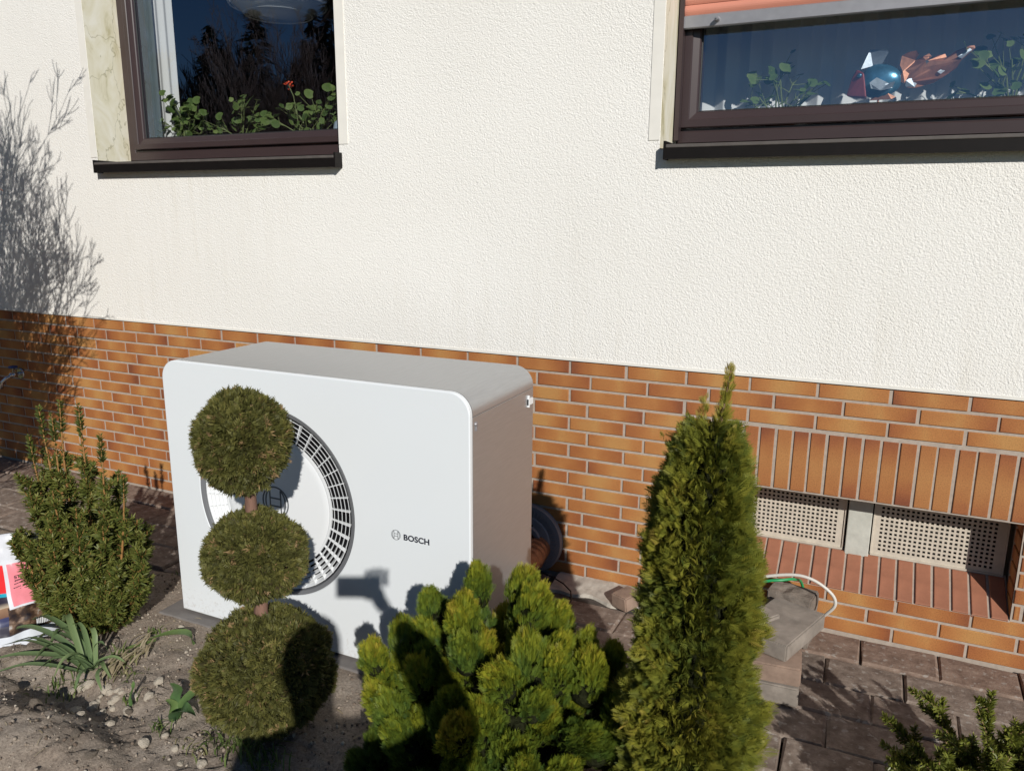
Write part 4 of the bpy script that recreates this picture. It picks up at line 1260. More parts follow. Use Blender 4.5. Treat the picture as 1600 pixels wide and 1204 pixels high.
def yew():
    base = Vector((1.482, -1.225, 0))
    t = thing('yew_shrub', 'dark green yew shrub with upright orange stemmed shoots at the left', 'shrub', base)
    rg = np.random.default_rng(31)
    tops = [(-.240, .03, .865), (-.150, .02, .850), (-.095, .02, .905), (-.225, -.03, .765), (.010, .02, .905), (.140, .0, .810), (.215, .02, .655), (-.27, .05, .68), (-.20, -.08, .62), (-.02, -.10, .60), (.10, -.10, .55), (.18, -.06, .48), (-.30, .0, .52), (-.10, .10, .66), (.08, .10, .62), (.20, .07, .46),
            (-.22, -.10, .24), (-.10, -.16, .22), (.03, -.17, .20), (.15, -.14, .18), (.23, -.08, .20), (.27, .0, .26), (.24, .06, .22), (-.24, .0, .26), (.22, -.12, .27), (.08, -.19, .30), (-.05, -.20, .30), (.20, -.12, .38), (.12, -.12, .47), (-.04, -.12, .50),
            (-.30, -.07, .38), (-.22, -.14, .40), (-.08, -.17, .42), (.05, -.17, .40), (.17, -.15, .36), (.25, -.08, .33), (.26, .03, .36), (-.28, .08, .42), (.0, .17, .42), (.15, .15, .38), (-.15, .16, .40)]
    stems = MB(); Ps, Gs, Ns, Ls, Ti = [], [], [], [], []
    def put(path, n, L, t0, spread=.95, bare=0.0):
        P, G, D, l, f = needles_on(path, rg, n, L, spread=spread)
        m = f >= bare
        Ps.append(P[m]); Gs.append(G[m]); Ns.append(rg.normal(size=(m.sum(), 3)) + D[m]); Ls.append(l[m])
        Ti.append(np.clip(t0 + .22 * f[m] ** 2 + rg.normal(size=m.sum()) * .10, 0, 1))
    for k, (x, y, z) in enumerate(tops):
        r0 = np.array([x * .22 + rg.normal() * .01, y * .22, -.01]); r2 = np.array([x, y, z])
        r1 = np.array([x * .82 + rg.normal() * .02, y * .85, z * .45])
        path = [r0 * (1 - u) ** 2 + 2 * r1 * u * (1 - u) + r2 * u * u for u in np.linspace(0, 1, 9)]
        tall = k < 7
        x = x * (.90 if tall else .48) + .004; y *= .42
        stems.tube([tuple(p) for p in path], [.0075 - .0052 * i / 8 for i in range(9)], 6)
        put(path[7:] if tall else path[6:], 120, .026, .30, .85)
        if tall: put(path[6:8], 34, .022, .28, .85)
        put(path[2:6], 90, .026, .25, .9)
        # side twigs over the lower two thirds
        m = int(30 + z * 22)
        for j in range(m):
            u = .16 + (.60 if tall else .80) * rg.random()
            q = (1 - u) ** 2 * r0 + 2 * u * (1 - u) * r1 + u * u * r2
            a = rg.uniform(0, 2 * np.pi)
            ln = (.032 + .036 * rg.random()) * (1.1 - .4 * u)
            d = np.array([math.cos(a), math.sin(a) * .75, .35 + .8 * rg.random()]); d /= np.linalg.norm(d)
            e = q + d * ln + np.array([0, 0, .012])
            mid = q + d * ln * .5 - np.array([0, 0, .004])
            stems.tube([tuple(q), tuple(mid), tuple(e)], [.0020, .0016, .001], 4, cap=False)
            put([q, mid, e], int(66 * ln / .08), .029, .42 + .12 * rg.random(), 1.0)
    P, G, Nn, L, Tt = map(np.concatenate, (Ps, Gs, Ns, Ls, Ti))
    sc = np.stack([np.full(len(L), .0050), L, L], 1)
    V, F, TT = scatter(NT_V, NT_F, P, G, Nn, sc, Tt, np.array([-.1, 0, .1, 0, -.1]))
    o = link('foliage', np_mesh('foliage', V, F, TT), t, MAT['leaf_yew'])
    stems.build('stem', plain('orange_brown_stem', (.30, .15, .045), .7, var=.2, nscale=60), t)['kind'] = 'stuff'
    print('yew needles', len(L))
yew()

def fir():
    t = thing('dwarf_fir', 'low fir with short needled twigs on the paving at the right', 'shrub', (4.56, -.93, 0))
    rg = np.random.default_rng(12)
    stems = MB(); Ps, Gs, Ns, Ls, Ti = [], [], [], [], []
    def put(path, n, L, t0):
        P, G, D, l, f = needles_on(path, rg, n, L, spread=1.05)
        Ps.append(P); Gs.append(G); Ns.append(rg.normal(size=(n, 3)) + D); Ls.append(l); Ti.append(np.clip(t0 + .22 * f ** 2 + rg.normal(size=n) * .10, 0, 1))
    tips = [(-.165, .10, .315), (-.255, .06, .215), (-.21, .02, .15), (-.10, .05, .20), (-.02, .09, .325), (.05, .05, .26), (.11, .04, .24), (.0, -.03, .20), (-.12, -.06, .12), (-.17, -.10, .10), (.12, -.08, .20), (.2, .02, .27), (.26, -.02, .22), (.02, -.14, .18), (.15, .12, .26), (-.05, -.18, .12), (.22, -.15, .2)]
    rt = random.Random(77)
    for k in range(64):
        a = rt.uniform(0, 6.283); q = rt.uniform(.05, 1) ** .5
        tips.append((.06 + .34 * q * math.cos(a), -.16 + .26 * q * math.sin(a), .10 + .24 * (1 - q * q) + rt.uniform(0, .07)))
    for k in range(16):  # extra tips out of view, added to cast shade on the paving
        tips.append((rt.uniform(-.10, .40), rt.uniform(-.52, -.32), rt.uniform(.24, .36)))
    tips = [(x, y, max(.05, z)) for x, y, z in tips]
    for (x, y, z) in tips:
        r0 = np.array([x * .1, y * .1, .0]); r2 = np.array([x, y, z]); r1 = np.array([x * .5, y * .5, z * .65])
        path = [r0 * (1 - u) ** 2 + 2 * r1 * u * (1 - u) + r2 * u * u for u in np.linspace(0, 1, 8)]
        stems.tube([tuple(p) for p in path], [.006 - .0045 * i / 7 for i in range(8)], 6)
        put(path[3:], 240, .024, .45)
        for j in range(9):
            u = .35 + .6 * rg.random(); q = (1 - u) ** 2 * r0 + 2 * u * (1 - u) * r1 + u * u * r2
            dd = r2 - r1; a = rg.normal(size=3); d = dd / np.linalg.norm(dd) * .8 + a * .45; d /= np.linalg.norm(d)
            ln = .045 + .045 * rg.random(); e = q + d * ln
            if e[2] < .015: e[2] = .015
            stems.tube([tuple(q), tuple(e)], [.0025, .0012], 4, cap=False)
            put([q, (q + e) / 2 + .003, e], 95, .022, .5)
    P, G, Nn, L, Tt = map(np.concatenate, (Ps, Gs, Ns, Ls, Ti))
    sc = np.stack([np.full(len(L), .0040), L, L], 1)
    V, F, TT = scatter(NT_V, NT_F, P, G, Nn, sc, Tt, np.array([-.1, 0, .1, 0, -.1]))
    link('foliage', np_mesh('foliage', V, F, TT), t, MAT['leaf_fir'])
    stems.build('stem', plain('pale_fir_twig', (.30, .20, .10), .7, var=.2, nscale=60), t)['kind'] = 'stuff'
fir()

def bare_shrub():
    base = Vector((-.30, -1.12, 0))
    t = thing('bare_shrub', 'leafless many stemmed shrub at the left edge, its shadow fanned over the wall', 'shrub', base)
    rnd = random.Random(4)
    mb = MB()
    def curve(p0, p1, p2, n): return [p0 * (1 - u) ** 2 + 2 * p1 * u * (1 - u) + p2 * u * u for u in [i / n for i in range(n + 1)]]
    def wob(P, k):
        for p in P[1:]: p += Vector((rnd.gauss(0, k), rnd.gauss(0, k * .5), rnd.gauss(0, k)))
        return P
    def side(P, r, lev):
        """side shoots along a branch, curving upwards"""
        n = len(P) - 1
        L = sum((P[i + 1] - P[i]).length for i in range(n))
        cnt = (13, 6, 4)[lev]
        for k in range(cnt):
            u = rnd.uniform(.22 if lev == 0 else .15, .97) * n; i = min(int(u), n - 1)
            p = P[i].lerp(P[i + 1], u - i); d = (P[i + 1] - P[i]).normalized()
            ang = rnd.choice((-1, 1)) * rnd.uniform(.30, .85)
            nd = Vector((d.x * math.cos(ang) + d.z * math.sin(ang), d.y + rnd.gauss(0, .18), d.z * math.cos(ang) - d.x * math.sin(ang))).normalized()
            ln = (L * rnd.uniform(.16, .34), L * rnd.uniform(.25, .5), L * rnd.uniform(.3, .5))[lev] * (1.15 - .5 * u / n)
            e = p + nd * ln + Vector((0, 0, ln * .25))
            m = 4 if lev == 0 else 3
            Q = wob(curve(p, p + nd * ln * .55, e, m), .004)
            r0 = max(.0028, r * (1 - .7 * u / n) * .55)
            mb.tube(Q, [max(.0021, r0 * (1 - .7 * j / m)) for j in range(m + 1)], 4 if lev == 0 else 3, cap=False)
            if lev < 2: side(Q, r0, lev + 1)
    # tips: where each stem ends (x, y, z)
    tips = [(.90, .0, 1.95), (.86, .08, 2.12), (.74, -.05, 2.26), (.68, .10, 2.46), (.60, -.08, 2.63), (.52, .05, 2.80), (.44, .0, 2.95), (.32, -.1, 2.98), (.18, .08, 2.90), (.80, -.06, 1.72), (.76, .05, 1.52),
            (.62, .0, 1.30), (.50, -.05, 2.20), (.36, .06, 2.50), (.05, .0, 2.80), (-.12, .08, 2.70), (-.30, -.05, 2.50), (-.50, .06, 2.30), (-.70, .0, 2.00), (.66, .02, 1.98), (.28, .0, 2.05), (.10, -.06, 2.30)]
    for k, (x, y, z) in enumerate(tips):
        e = Vector((x - .15 if x > 0 else x, y * 1.2, z if z < 1.6 else 1.6 + (z - 1.6) * .80)) - Vector((base.x, 0, 0)); a = rnd.uniform(0, 6.28)
        p0 = Vector((.07 * math.cos(a), .05 * math.sin(a), -.03))
        p1 = Vector((e.x * rnd.uniform(.30, .46), e.y * .5, e.z * rnd.uniform(.48, .60)))
        P = wob(curve(p0, p1, e, 9), .008)
        r = rnd.uniform(.012, .019)
        mb.tube(P, [max(.002, r * (1 - .88 * i / 9)) for i in range(10)], 6, cap=False)
        side(P, r, 0)
    # a few red-brown twigs reach into the picture
    for (z0, z1, dx) in ((1.62, 1.70, 1.20), (1.60, 1.66, 1.16), (1.66, 1.78, 1.14), (1.5, 1.56, 1.12)):
        dx += .02; z0 -= .02; z1 -= .02
        mb.tube([(.60, .0, z0 - .35), (.95, .01, z0 - .12), (dx, .02, z1 - .02), (dx + .07, .02, z1 + .02)], [.004, .0033, .002, .001], 4)
    mb.build('branches', plain('red_brown_twig', (.17, .085, .06), .7, var=.25, nscale=40), t)
    print('bare shrub faces', len(mb.f))
bare_shrub()

# ================================================================== SMALL PLANTS, STONES, BLOCKS
MAT['strap'] = leaf_mat('strap_leaf', [(0, (.105, .155, .085)), (.5, (.17, .245, .105)), (.85, (.25, .31, .13)), (1, (.45, .42, .24))], .45, .25)
MAT['tulip'] = leaf_mat('tulip_leaf', [(0, (.055, .115, .055)), (.5, (.11, .20, .065)), (1, (.20, .28, .09))], .4, .3)
MAT['grass'] = leaf_mat('grass_blade', [(0, (.055, .10, .025)), (.5, (.11, .165, .040)), (.8, (.20, .22, .08)), (1, (.45, .38, .22))], .6, .3)
MAT['straw'] = leaf_mat('dry_straw', [(0, (.30, .24, .14)), (1, (.56, .48, .33))], .8, .2)

def blade(path, width, fold=.25, tint0=.5, n=10, twist=0.0):
    """long leaf: ribbon of two halves along a curve (list of points)"""
    pts = [Vector(p) for p in path]
    # resample by quadratic-ish interpolation
    def at(u):
        s = u * (len(pts) - 1); i = min(int(s), len(pts) - 2); f = s - i
        p0 = pts[max(i - 1, 0)]; p1 = pts[i]; p2 = pts[i + 1]; p3 = pts[min(i + 2, len(pts) - 1)]
        return .5 * ((2 * p1) + (p2 - p0) * f + (2 * p0 - 5 * p1 + 4 * p2 - p3) * f * f + (3 * p1 - p0 - 3 * p2 + p3) * f ** 3)
    V, T = [], []
    for i in range(n + 1):
        u = i / n
        p = at(u); d = (at(min(1, u + .02)) - at(max(0, u - .02))).normalized()
        side = d.cross(Vector((0, 0, 1)))
        side = side.normalized() if side.length > .05 else Vector((1, 0, 0))
        side.rotate(Matrix.Rotation(twist * u, 3, d))
        up = side.cross(d).normalized()
        w = width * (math.sin(math.pi * min(1, .16 + .84 * u)) ** .7 if u < 1 else .0) * .5 + .0004
        V += [p - side * w + up * w * fold, p, p + side * w + up * w * fold]
        tt = tint0 + .25 * u
        T += [tt, tt - .12, tt]
    F = []
    for i in range(n):
        a = i * 3
        F += [(a, a + 1, a + 4, a + 3), (a + 1, a + 2, a + 5, a + 4)]
    return np.array([tuple(v) for v in V]), np.array(F), np.array(T)

def leaf_obj(name, parent, mat, *args, **kw):
    V, F, T = blade(*args, **kw)
    return link(name, np_mesh(name, V, F, T, smooth=True), parent, mat)

def strap_plant():
    b = Vector((1.735, -1.445, 0))
    t = thing('strap_leaved_plant', 'clump of long strap leaves flopping over the soil beside the bag', 'plant', b)
    rnd = random.Random(2)
    # tip offsets (x, y), arch height, width
    spec = [(-.30, .02, .11, .020), (-.40, .06, .15, .022), (-.36, -.03, .09, .020), (-.32, -.11, .06, .022), (-.25, -.16, .05, .018), (-.42, .0, .12, .018), (-.22, .06, .20, .020), (-.12, .03, .19, .018),
            (-.05, .06, .17, .016), (.03, .05, .12, .014), (.12, -.02, .06, .014), (.14, -.07, .05, .014), (.06, -.10, .05, .014), (-.04, -.10, .10, .016), (-.12, -.10, .08, .018), (-.18, -.07, .12, .020), (.10, .05, .07, .012), (-.28, .10, .13, .018), (-.2, .0, .16, .018), (-.34, -.07, .10, .018)]
    for (dx, dy, h, w) in spec:
        dx *= 1.12; dy *= 1.1; h *= .80; w *= 1.12
        s = (rnd.uniform(-.02, .02), rnd.uniform(-.02, .02), .0)
        m1 = (dx * .32 + s[0], dy * .32 + s[1], h * .85); m2 = (dx * .68, dy * .68, h); e = (dx, dy, max(.012, h * .35 + rnd.uniform(-.02, .02)))
        leaf_obj('leaf', t, MAT['strap'], [s, m1, m2, e], w, .35, rnd.uniform(.15, .6), 12, rnd.uniform(-.6, .6))
strap_plant()

def tulips():
    t = thing('tulip_plant', 'young tulip with broad green leaves bent over beside the lowest topiary ball', 'plant', (2.235, -1.520, 0))
    for path, w, tn in (([(0, 0, 0), (.015, .03, .05), (.045, .07, .085), (.075, .105, .095)], .05, .6),
                        ([(0, 0, 0), (-.03, .03, .05), (-.05, .06, .06), (-.115, .085, .055)], .032, .35),
                        ([(0, 0, 0), (.03, -.01, .05), (.055, -.005, .06), (.075, .015, .03)], .055, .2),
                        ([(0, 0, 0), (-.02, .01, .04), (-.04, -.0, .065)], .036, .7)):
        leaf_obj('leaf', t, MAT['tulip'], path, w, .45, tn, 10)
    t = thing('tulip_plant', 'single upright green leaf sprouting among pale stones', 'plant', (2.035, -1.525, 0))
    leaf_obj('leaf', t, MAT['tulip'], [(0, 0, 0), (.0, .005, .03), (.005, .012, .06), (.004, .015, .085)], .020, .4, .5, 8)
    t = thing('tulip_plant', 'bent bright green leaf lying on the soil before the pump', 'plant', (1.90, -1.185, 0))
    leaf_obj('leaf', t, MAT['tulip'], [(.03, .02, 0), (.02, .01, .05), (-.04, -.03, .055), (-.12, -.06, .025)], .042, .3, .7, 10)
    leaf_obj('leaf', t, MAT['tulip'], [(-.08, -.05, .03), (-.13, -.10, .02), (-.18, -.17, .012)], .026, .2, .95, 8)
tulips()

def grass_tufts():
    rg = np.random.default_rng(17)
    parts = []
    def tuft(cx, cy, n, h, r, lo=.25, hi=.7):
        for i in range(n):
            a = rg.uniform(0, 6.283); l = h * rg.uniform(.5, 1.15); lean = rg.uniform(.15, 1.2)
            x, y = cx + rg.normal() * r, cy + rg.normal() * r * .7
            z = soil_height(x, y) - .004
            d = Vector((math.cos(a), math.sin(a), 0))
            p0 = Vector((x, y, z)); p2 = p0 + d * l * math.sin(lean) + Vector((0, 0, l * math.cos(lean)))
            p1 = p0 + Vector((0, 0, l * .55)) + d * l * .15
            parts.append(blade([p0, p1, p2], rg.uniform(.0025, .0055), .3, rg.uniform(lo, hi), 5))
    tuft(2.575, -1.545, 60, .085, .045); tuft(2.66, -1.56, 30, .06, .04); tuft(2.46, -1.56, 34, .055, .035); tuft(1.735, -1.175, 26, .03, .016)
    tuft(1.80, -1.36, 36, .06, .035, .4, .85); tuft(1.60, -1.40, 26, .07, .04); tuft(2.24, -1.585, 14, .05, .02); tuft(1.86, -1.43, 26, .05, .04, .5, .95); tuft(2.0, -1.50, 12, .05, .02)
    tuft(1.70, -1.52, 40, .055, .06); tuft(2.38, -1.60, 16, .04, .04, .5, .95)
    for x in np.linspace(-.5, 1.7, 9): tuft(x + rg.normal() * .06, -.745 + rg.normal() * .02, 6, .035, .02)
    for x in (4.30, 4.34, 4.40, 4.44, 4.50, 4.25): tuft(x, -.018, 7, .03, .012, .5, .9)
    V, F, T = merge(parts)
    tag(link('grass', np_mesh('grass', V, F, T), None, MAT['grass']), kind='stuff')
    parts = []
    for i in range(46):                                       # dried leaves of last year
        u = rg.random(); x = 1.83 - .05 * u + rg.normal() * .02; y = -1.46 + .24 * u + rg.normal() * .012
        a = math.radians(100) + rg.normal() * .35; l = rg.uniform(.05, .13)
        z = max(soil_height(x, y), 0) + .012 + rg.random() * .014
        d = Vector((math.cos(a), math.sin(a), 0)); s = Vector((x, y, z))
        parts.append(blade([s - d * l * .5, s + Vector((0, 0, .012)), s + d * l * .5 - Vector((0, 0, .004))], rg.uniform(.004, .010), .2, rg.uniform(0, .8), 5))
    for i in range(120):                                      # loose bits over the bed
        x, y = rg.uniform(1.0, 2.9), rg.uniform(-1.9, -1.0); a = rg.uniform(0, 6.28); l = rg.uniform(.015, .05)
        z = soil_height(x, y) + .003; d = Vector((math.cos(a), math.sin(a), 0)); s = Vector((x, y, z))
        parts.append(blade([s - d * l * .5, s + Vector((0, 0, .004)), s + d * l * .5], rg.uniform(.0015, .003), .2, rg.uniform(0, .6), 3))
    V, F, T = merge(parts)
    tag(link('dry_straw', np_mesh('dry_straw', V, F, T), None, MAT['straw']), kind='stuff')
grass_tufts()

def rock_mesh(name, rnd, flat=.62, sub=2):
    bm = bmesh.new(); bmesh.ops.create_icosphere(bm, subdivisions=sub, radius=1)
    o = Vector((rnd.uniform(0, 99), rnd.uniform(0, 99), rnd.uniform(0, 99)))
    sx, sy = rnd.uniform(.75, 1.2), rnd.uniform(.65, 1.0)
    cuts = [Vector((rnd.gauss(0, 1), rnd.gauss(0, 1), rnd.gauss(0, .7))).normalized() for _ in range(6)]
    for v in bm.verts:
        c = v.co * (1 + .28 * noise.noise(v.co * 1.6 + o) + .08 * noise.noise(v.co * 4 + o))
        for n_ in cuts:
            k = c.dot(n_) - .78
            if k > 0: c -= n_ * k * .85
        v.co = Vector((c.x * sx, c.y * sy, c.z * flat))
    me = bpy.data.meshes.new(name); bm.to_mesh(me); bm.free()
    return me

MAT['stone'] = plain('pale_limestone', (.50, .44, .355), .95, var=.22, nscale=9, bmp=.5, bdist=.05, spec=.1)
MAT['stone_grey'] = plain('grey_soil_clod', (.27, .225, .18), 1.0, var=.25, nscale=9, bmp=.7, bdist=.08, spec=.05)
def stones():
    rnd = random.Random(9)
    pale = [rock_mesh('stone', rnd) for _ in range(6)]; clod = [rock_mesh('stone', rnd, .7) for _ in range(5)]
    for m in pale: m.materials.append(MAT['stone'])
    for m in clod: m.materials.append(MAT['stone_grey'])
    def put(ms, x, y, r, label, cat, group):
        o = link('stone', rnd.choice(ms)); o.location = (x, y, soil_height(x, y) + r * .22)
        o.scale = (r, r, r); o.rotation_euler = (rnd.uniform(-.3, .3), rnd.uniform(-.3, .3), rnd.uniform(0, 6.28))
        tag(o, label, cat, group)
    # heap of pale stones by the strap leaves
    for i in range(20):
        x, y = 1.90 + rnd.gauss(0, .07), -1.515 + rnd.gauss(0, .026)
        put(pale, x, y, rnd.uniform(.011, .024), 'pale limestone lump in the heap of stones below the strap leaves', 'stone', 'pale stones below the strap leaves')
    for (x, y, r, lb) in ((2.47, -1.635, .026, 'largest loose pale stone, beside the grass tuft at the bottom edge'), (2.25, -1.655, .020, 'pale stone at the bottom edge left of the grass tuft'), (2.02, -1.40, .020, 'pale stone on bare soil above the upright green leaf'), (2.40, -1.655, .016, 'small pale stone touching the left of the largest loose stone'),
                          (2.43, -1.60, .013, 'tiny pale stone just behind the largest loose stone'), (1.86, -1.60, .022, 'pale stone in the shaded hollow behind the soil heap'), (2.19, -1.47, .015, 'small pale stone left of the bent tulip leaves'), (2.16, -1.355, .011, 'small pale stone on soil between tulip and strap leaves'),
                          (1.95, -1.215, .010, 'tiny pale stone beside the bent bright green leaf'), (2.07, -1.245, .012, 'small pale stone on open soil right of the bent bright leaf'), (2.05, -1.62, .020, 'pale stone at the right foot of the soil heap'), (1.97, -1.66, .022, 'pale stone half up the right flank of the soil heap'),
                          (2.28, -1.60, .014, 'small pale stone below the tulip leaves'), (2.34, -1.62, .018, 'pale stone between tulip leaves and grass tuft'), (1.80, -1.10, .013, 'pale stone on soil right below the corner of the concrete slab'), (2.33, -1.27, .016, 'pale stone beside the left edge of the lowest topiary ball'),
                          (2.22, -1.19, .013, 'small pale stone in front of the white panel near the topiary'), (1.0, -.66, .022, 'pale stone lying on the paving above the bag')):
        put(pale, x, y, r, lb, 'stone', 'loose stones on the soil')
    for i in range(15):
        x, y = rnd.uniform(1.55, 2.3), -1.70 + rnd.gauss(0, .09)
        put(clod, x, y, rnd.uniform(.010, .024), 'grey clod of dry soil on the heap of soil at lower left', 'soil clod', 'clods on the soil heap')
    # gravelly crumbs, too many to count
    rg = np.random.default_rng(5)
    base = bmesh.new(); bmesh.ops.create_icosphere(base, subdivisions=1, radius=1)
    TV = np.array([tuple(v.co) for v in base.verts]); TF = np.array([[v.index for v in f.verts] for f in base.faces]); base.free()
    n = 9000
    X = rg.uniform(.7, 3.1, n); Y = rg.uniform(-2.1, -.80, n)
    m = ~((X > 1.58) & (X < 3.07) & (Y > -1.06))
    X, Y = X[m], Y[m]; n = len(X)
    Z = np.array([soil_height(x, y) for x, y in zip(X, Y)])
    r = .0016 + .0055 * rg.random(n) ** 3.2
    D = sphere_dirs(n, rg); H = sphere_dirs(n, rg)
    sc = np.stack([r * rg.uniform(.7, 1.2, n), r * rg.uniform(.7, 1.2, n), r * rg.uniform(.6, 1, n)], 1)
    V, F, T = scatter(TV, TF, np.stack([X, Y, Z + r * .3], 1), D, H, sc, rg.random(n))
    V += rg.normal(size=V.shape) * .0004
    mg = leaf_mat('gravel_crumbs', [(0, (.14, .105, .08)), (.5, (.27, .22, .175)), (.85, (.36, .31, .25)), (1, (.52, .46, .38))], .95, 0.0, spec=.1)
    tag(link('gravel', np_mesh('gravel', V, F, T), None, mg), kind='stuff')
stones()

MAT['block'] = plain('grey_concrete_block', (.27, .235, .20), .95, var=.28, nscale=14, bmp=.7, bdist=.004, spec=.1)
MAT['block_brown'] = plain('brown_concrete_block', (.30, .215, .165), .95, var=.25, nscale=14, bmp=.7, bdist=.004, spec=.1)
MAT['sett'] = plain('rough_granite_sett', (.25, .21, .175), .95, var=.35, nscale=16, bmp=1.0, bdist=.008, spec=.1)
def block_stack():
    def block(label, cx, cy, zt, lx, ly, lz, rot, mat, tilt=(0, 0), seed=0, lump=.0):
        bm = bmesh.new(); bmesh.ops.create_cube(bm, size=1)
        bmesh.ops.scale(bm, vec=(lx, ly, lz), verts=bm.verts)
        bmesh.ops.bevel(bm, geom=bm.edges[:], offset=.005, segments=2, affect='EDGES')
        bmesh.ops.subdivide_edges(bm, edges=[e for e in bm.edges if e.calc_length() > .03], cuts=5, use_grid_fill=True)
        for v in bm.verts:
            v.co += v.co.normalized() * (lump + .0012) * noise.noise(v.co * 26 + Vector((seed, 0, 0)))
        me = bpy.data.meshes.new('concrete_block'); bm.to_mesh(me); bm.free()
        o = link('concrete_block', me, None, mat)
        o.location = (cx, cy, zt - lz / 2); o.rotation_euler = (tilt[0], tilt[1], rot)
        return tag(o, label, 'concrete block', 'concrete blocks stacked on the paving')
    rot = math.atan2(-.06, .108)
    block('flat grey concrete block on top of the stack by the cellar window', 3.967, -.375, .200, .190, .313, .062, R(-19.6), MAT['block'], seed=1)
    block('brown concrete block in the middle of the stack under the grey one', 3.965, -.475, .137, .170, .21, .066, R(4), MAT['block_brown'], seed=2)
    block('lowest grey concrete block of the stack, standing on the paving', 3.965, -.485, .070, .170, .21, .068, R(3), MAT['block'], seed=3)
    block('pale concrete block half hidden behind the thuja beside the stack', 3.84, -.40, .215, .16, .20, .06, R(-35), MAT['block'], seed=4)
    o = block('rough dark stone sett standing behind the top block of the stack', 3.985, -.130, .205, .165, .11, .20, R(-12), MAT['sett'], seed=5, lump=.006)
    o = block('small brown block lying on the pale concrete at the wall', 3.335, -.150, .060, .085, .10, .062, R(-28), MAT['block_brown'], (R(4), R(-3)), seed=6)
    o = block('lower supporting block behind the stack against the wall', 3.86, -.20, .130, .20, .14, .14, R(5), MAT['block'], seed=7)
    wc = MB(); P = [(3.70, -.22, .10), (3.78, -.215, .205), (3.845, -.20, .250), (3.906, -.20, .279), (3.996, -.20, .301), (4.064, -.20, .290), (4.123, -.20, .251), (4.137, -.20, .211), (4.112, -.19, .165), (4.075, -.17, .11), (4.05, -.16, .04)]
    def sm(P, k=5):
        Q = []
        for i in range(len(P) - 1):
            p0, p1, p2, p3 = (Vector(P[max(i - 1, 0)]), Vector(P[i]), Vector(P[i + 1]), Vector(P[min(i + 2, len(P) - 1)]))
            for j in range(k):
                f = j / k
                Q.append(.5 * (2 * p1 + (p2 - p0) * f + (2 * p0 - 5 * p1 + 4 * p2 - p3) * f * f + (3 * p1 - p0 - 3 * p2 + p3) * f ** 3))
        return Q + [Vector(P[-1])]
    wc.tube(sm(P), .0060, 10)
    tag(wc.build('hose', plain('white_hose', (.62, .59, .53), .45), smooth=True), 'white hose looping in an arch over the stacked blocks', 'hose')
    gc = MB(); gc.tube(sm([(3.70, -.235, .10), (3.78, -.23, .19), (3.845, -.213, .236), (3.90, -.210, .2615), (3.945, -.200, .270), (3.985, -.165, .266), (4.01, -.065, .21), (4.03, -.04, .10), (4.03, -.04, .02)]), .0055, 10)
    tag(gc.build('hose', plain('green_hose', (.02, .30, .10), .4), smooth=True), 'green hose running just under the white one', 'hose')
block_stack()

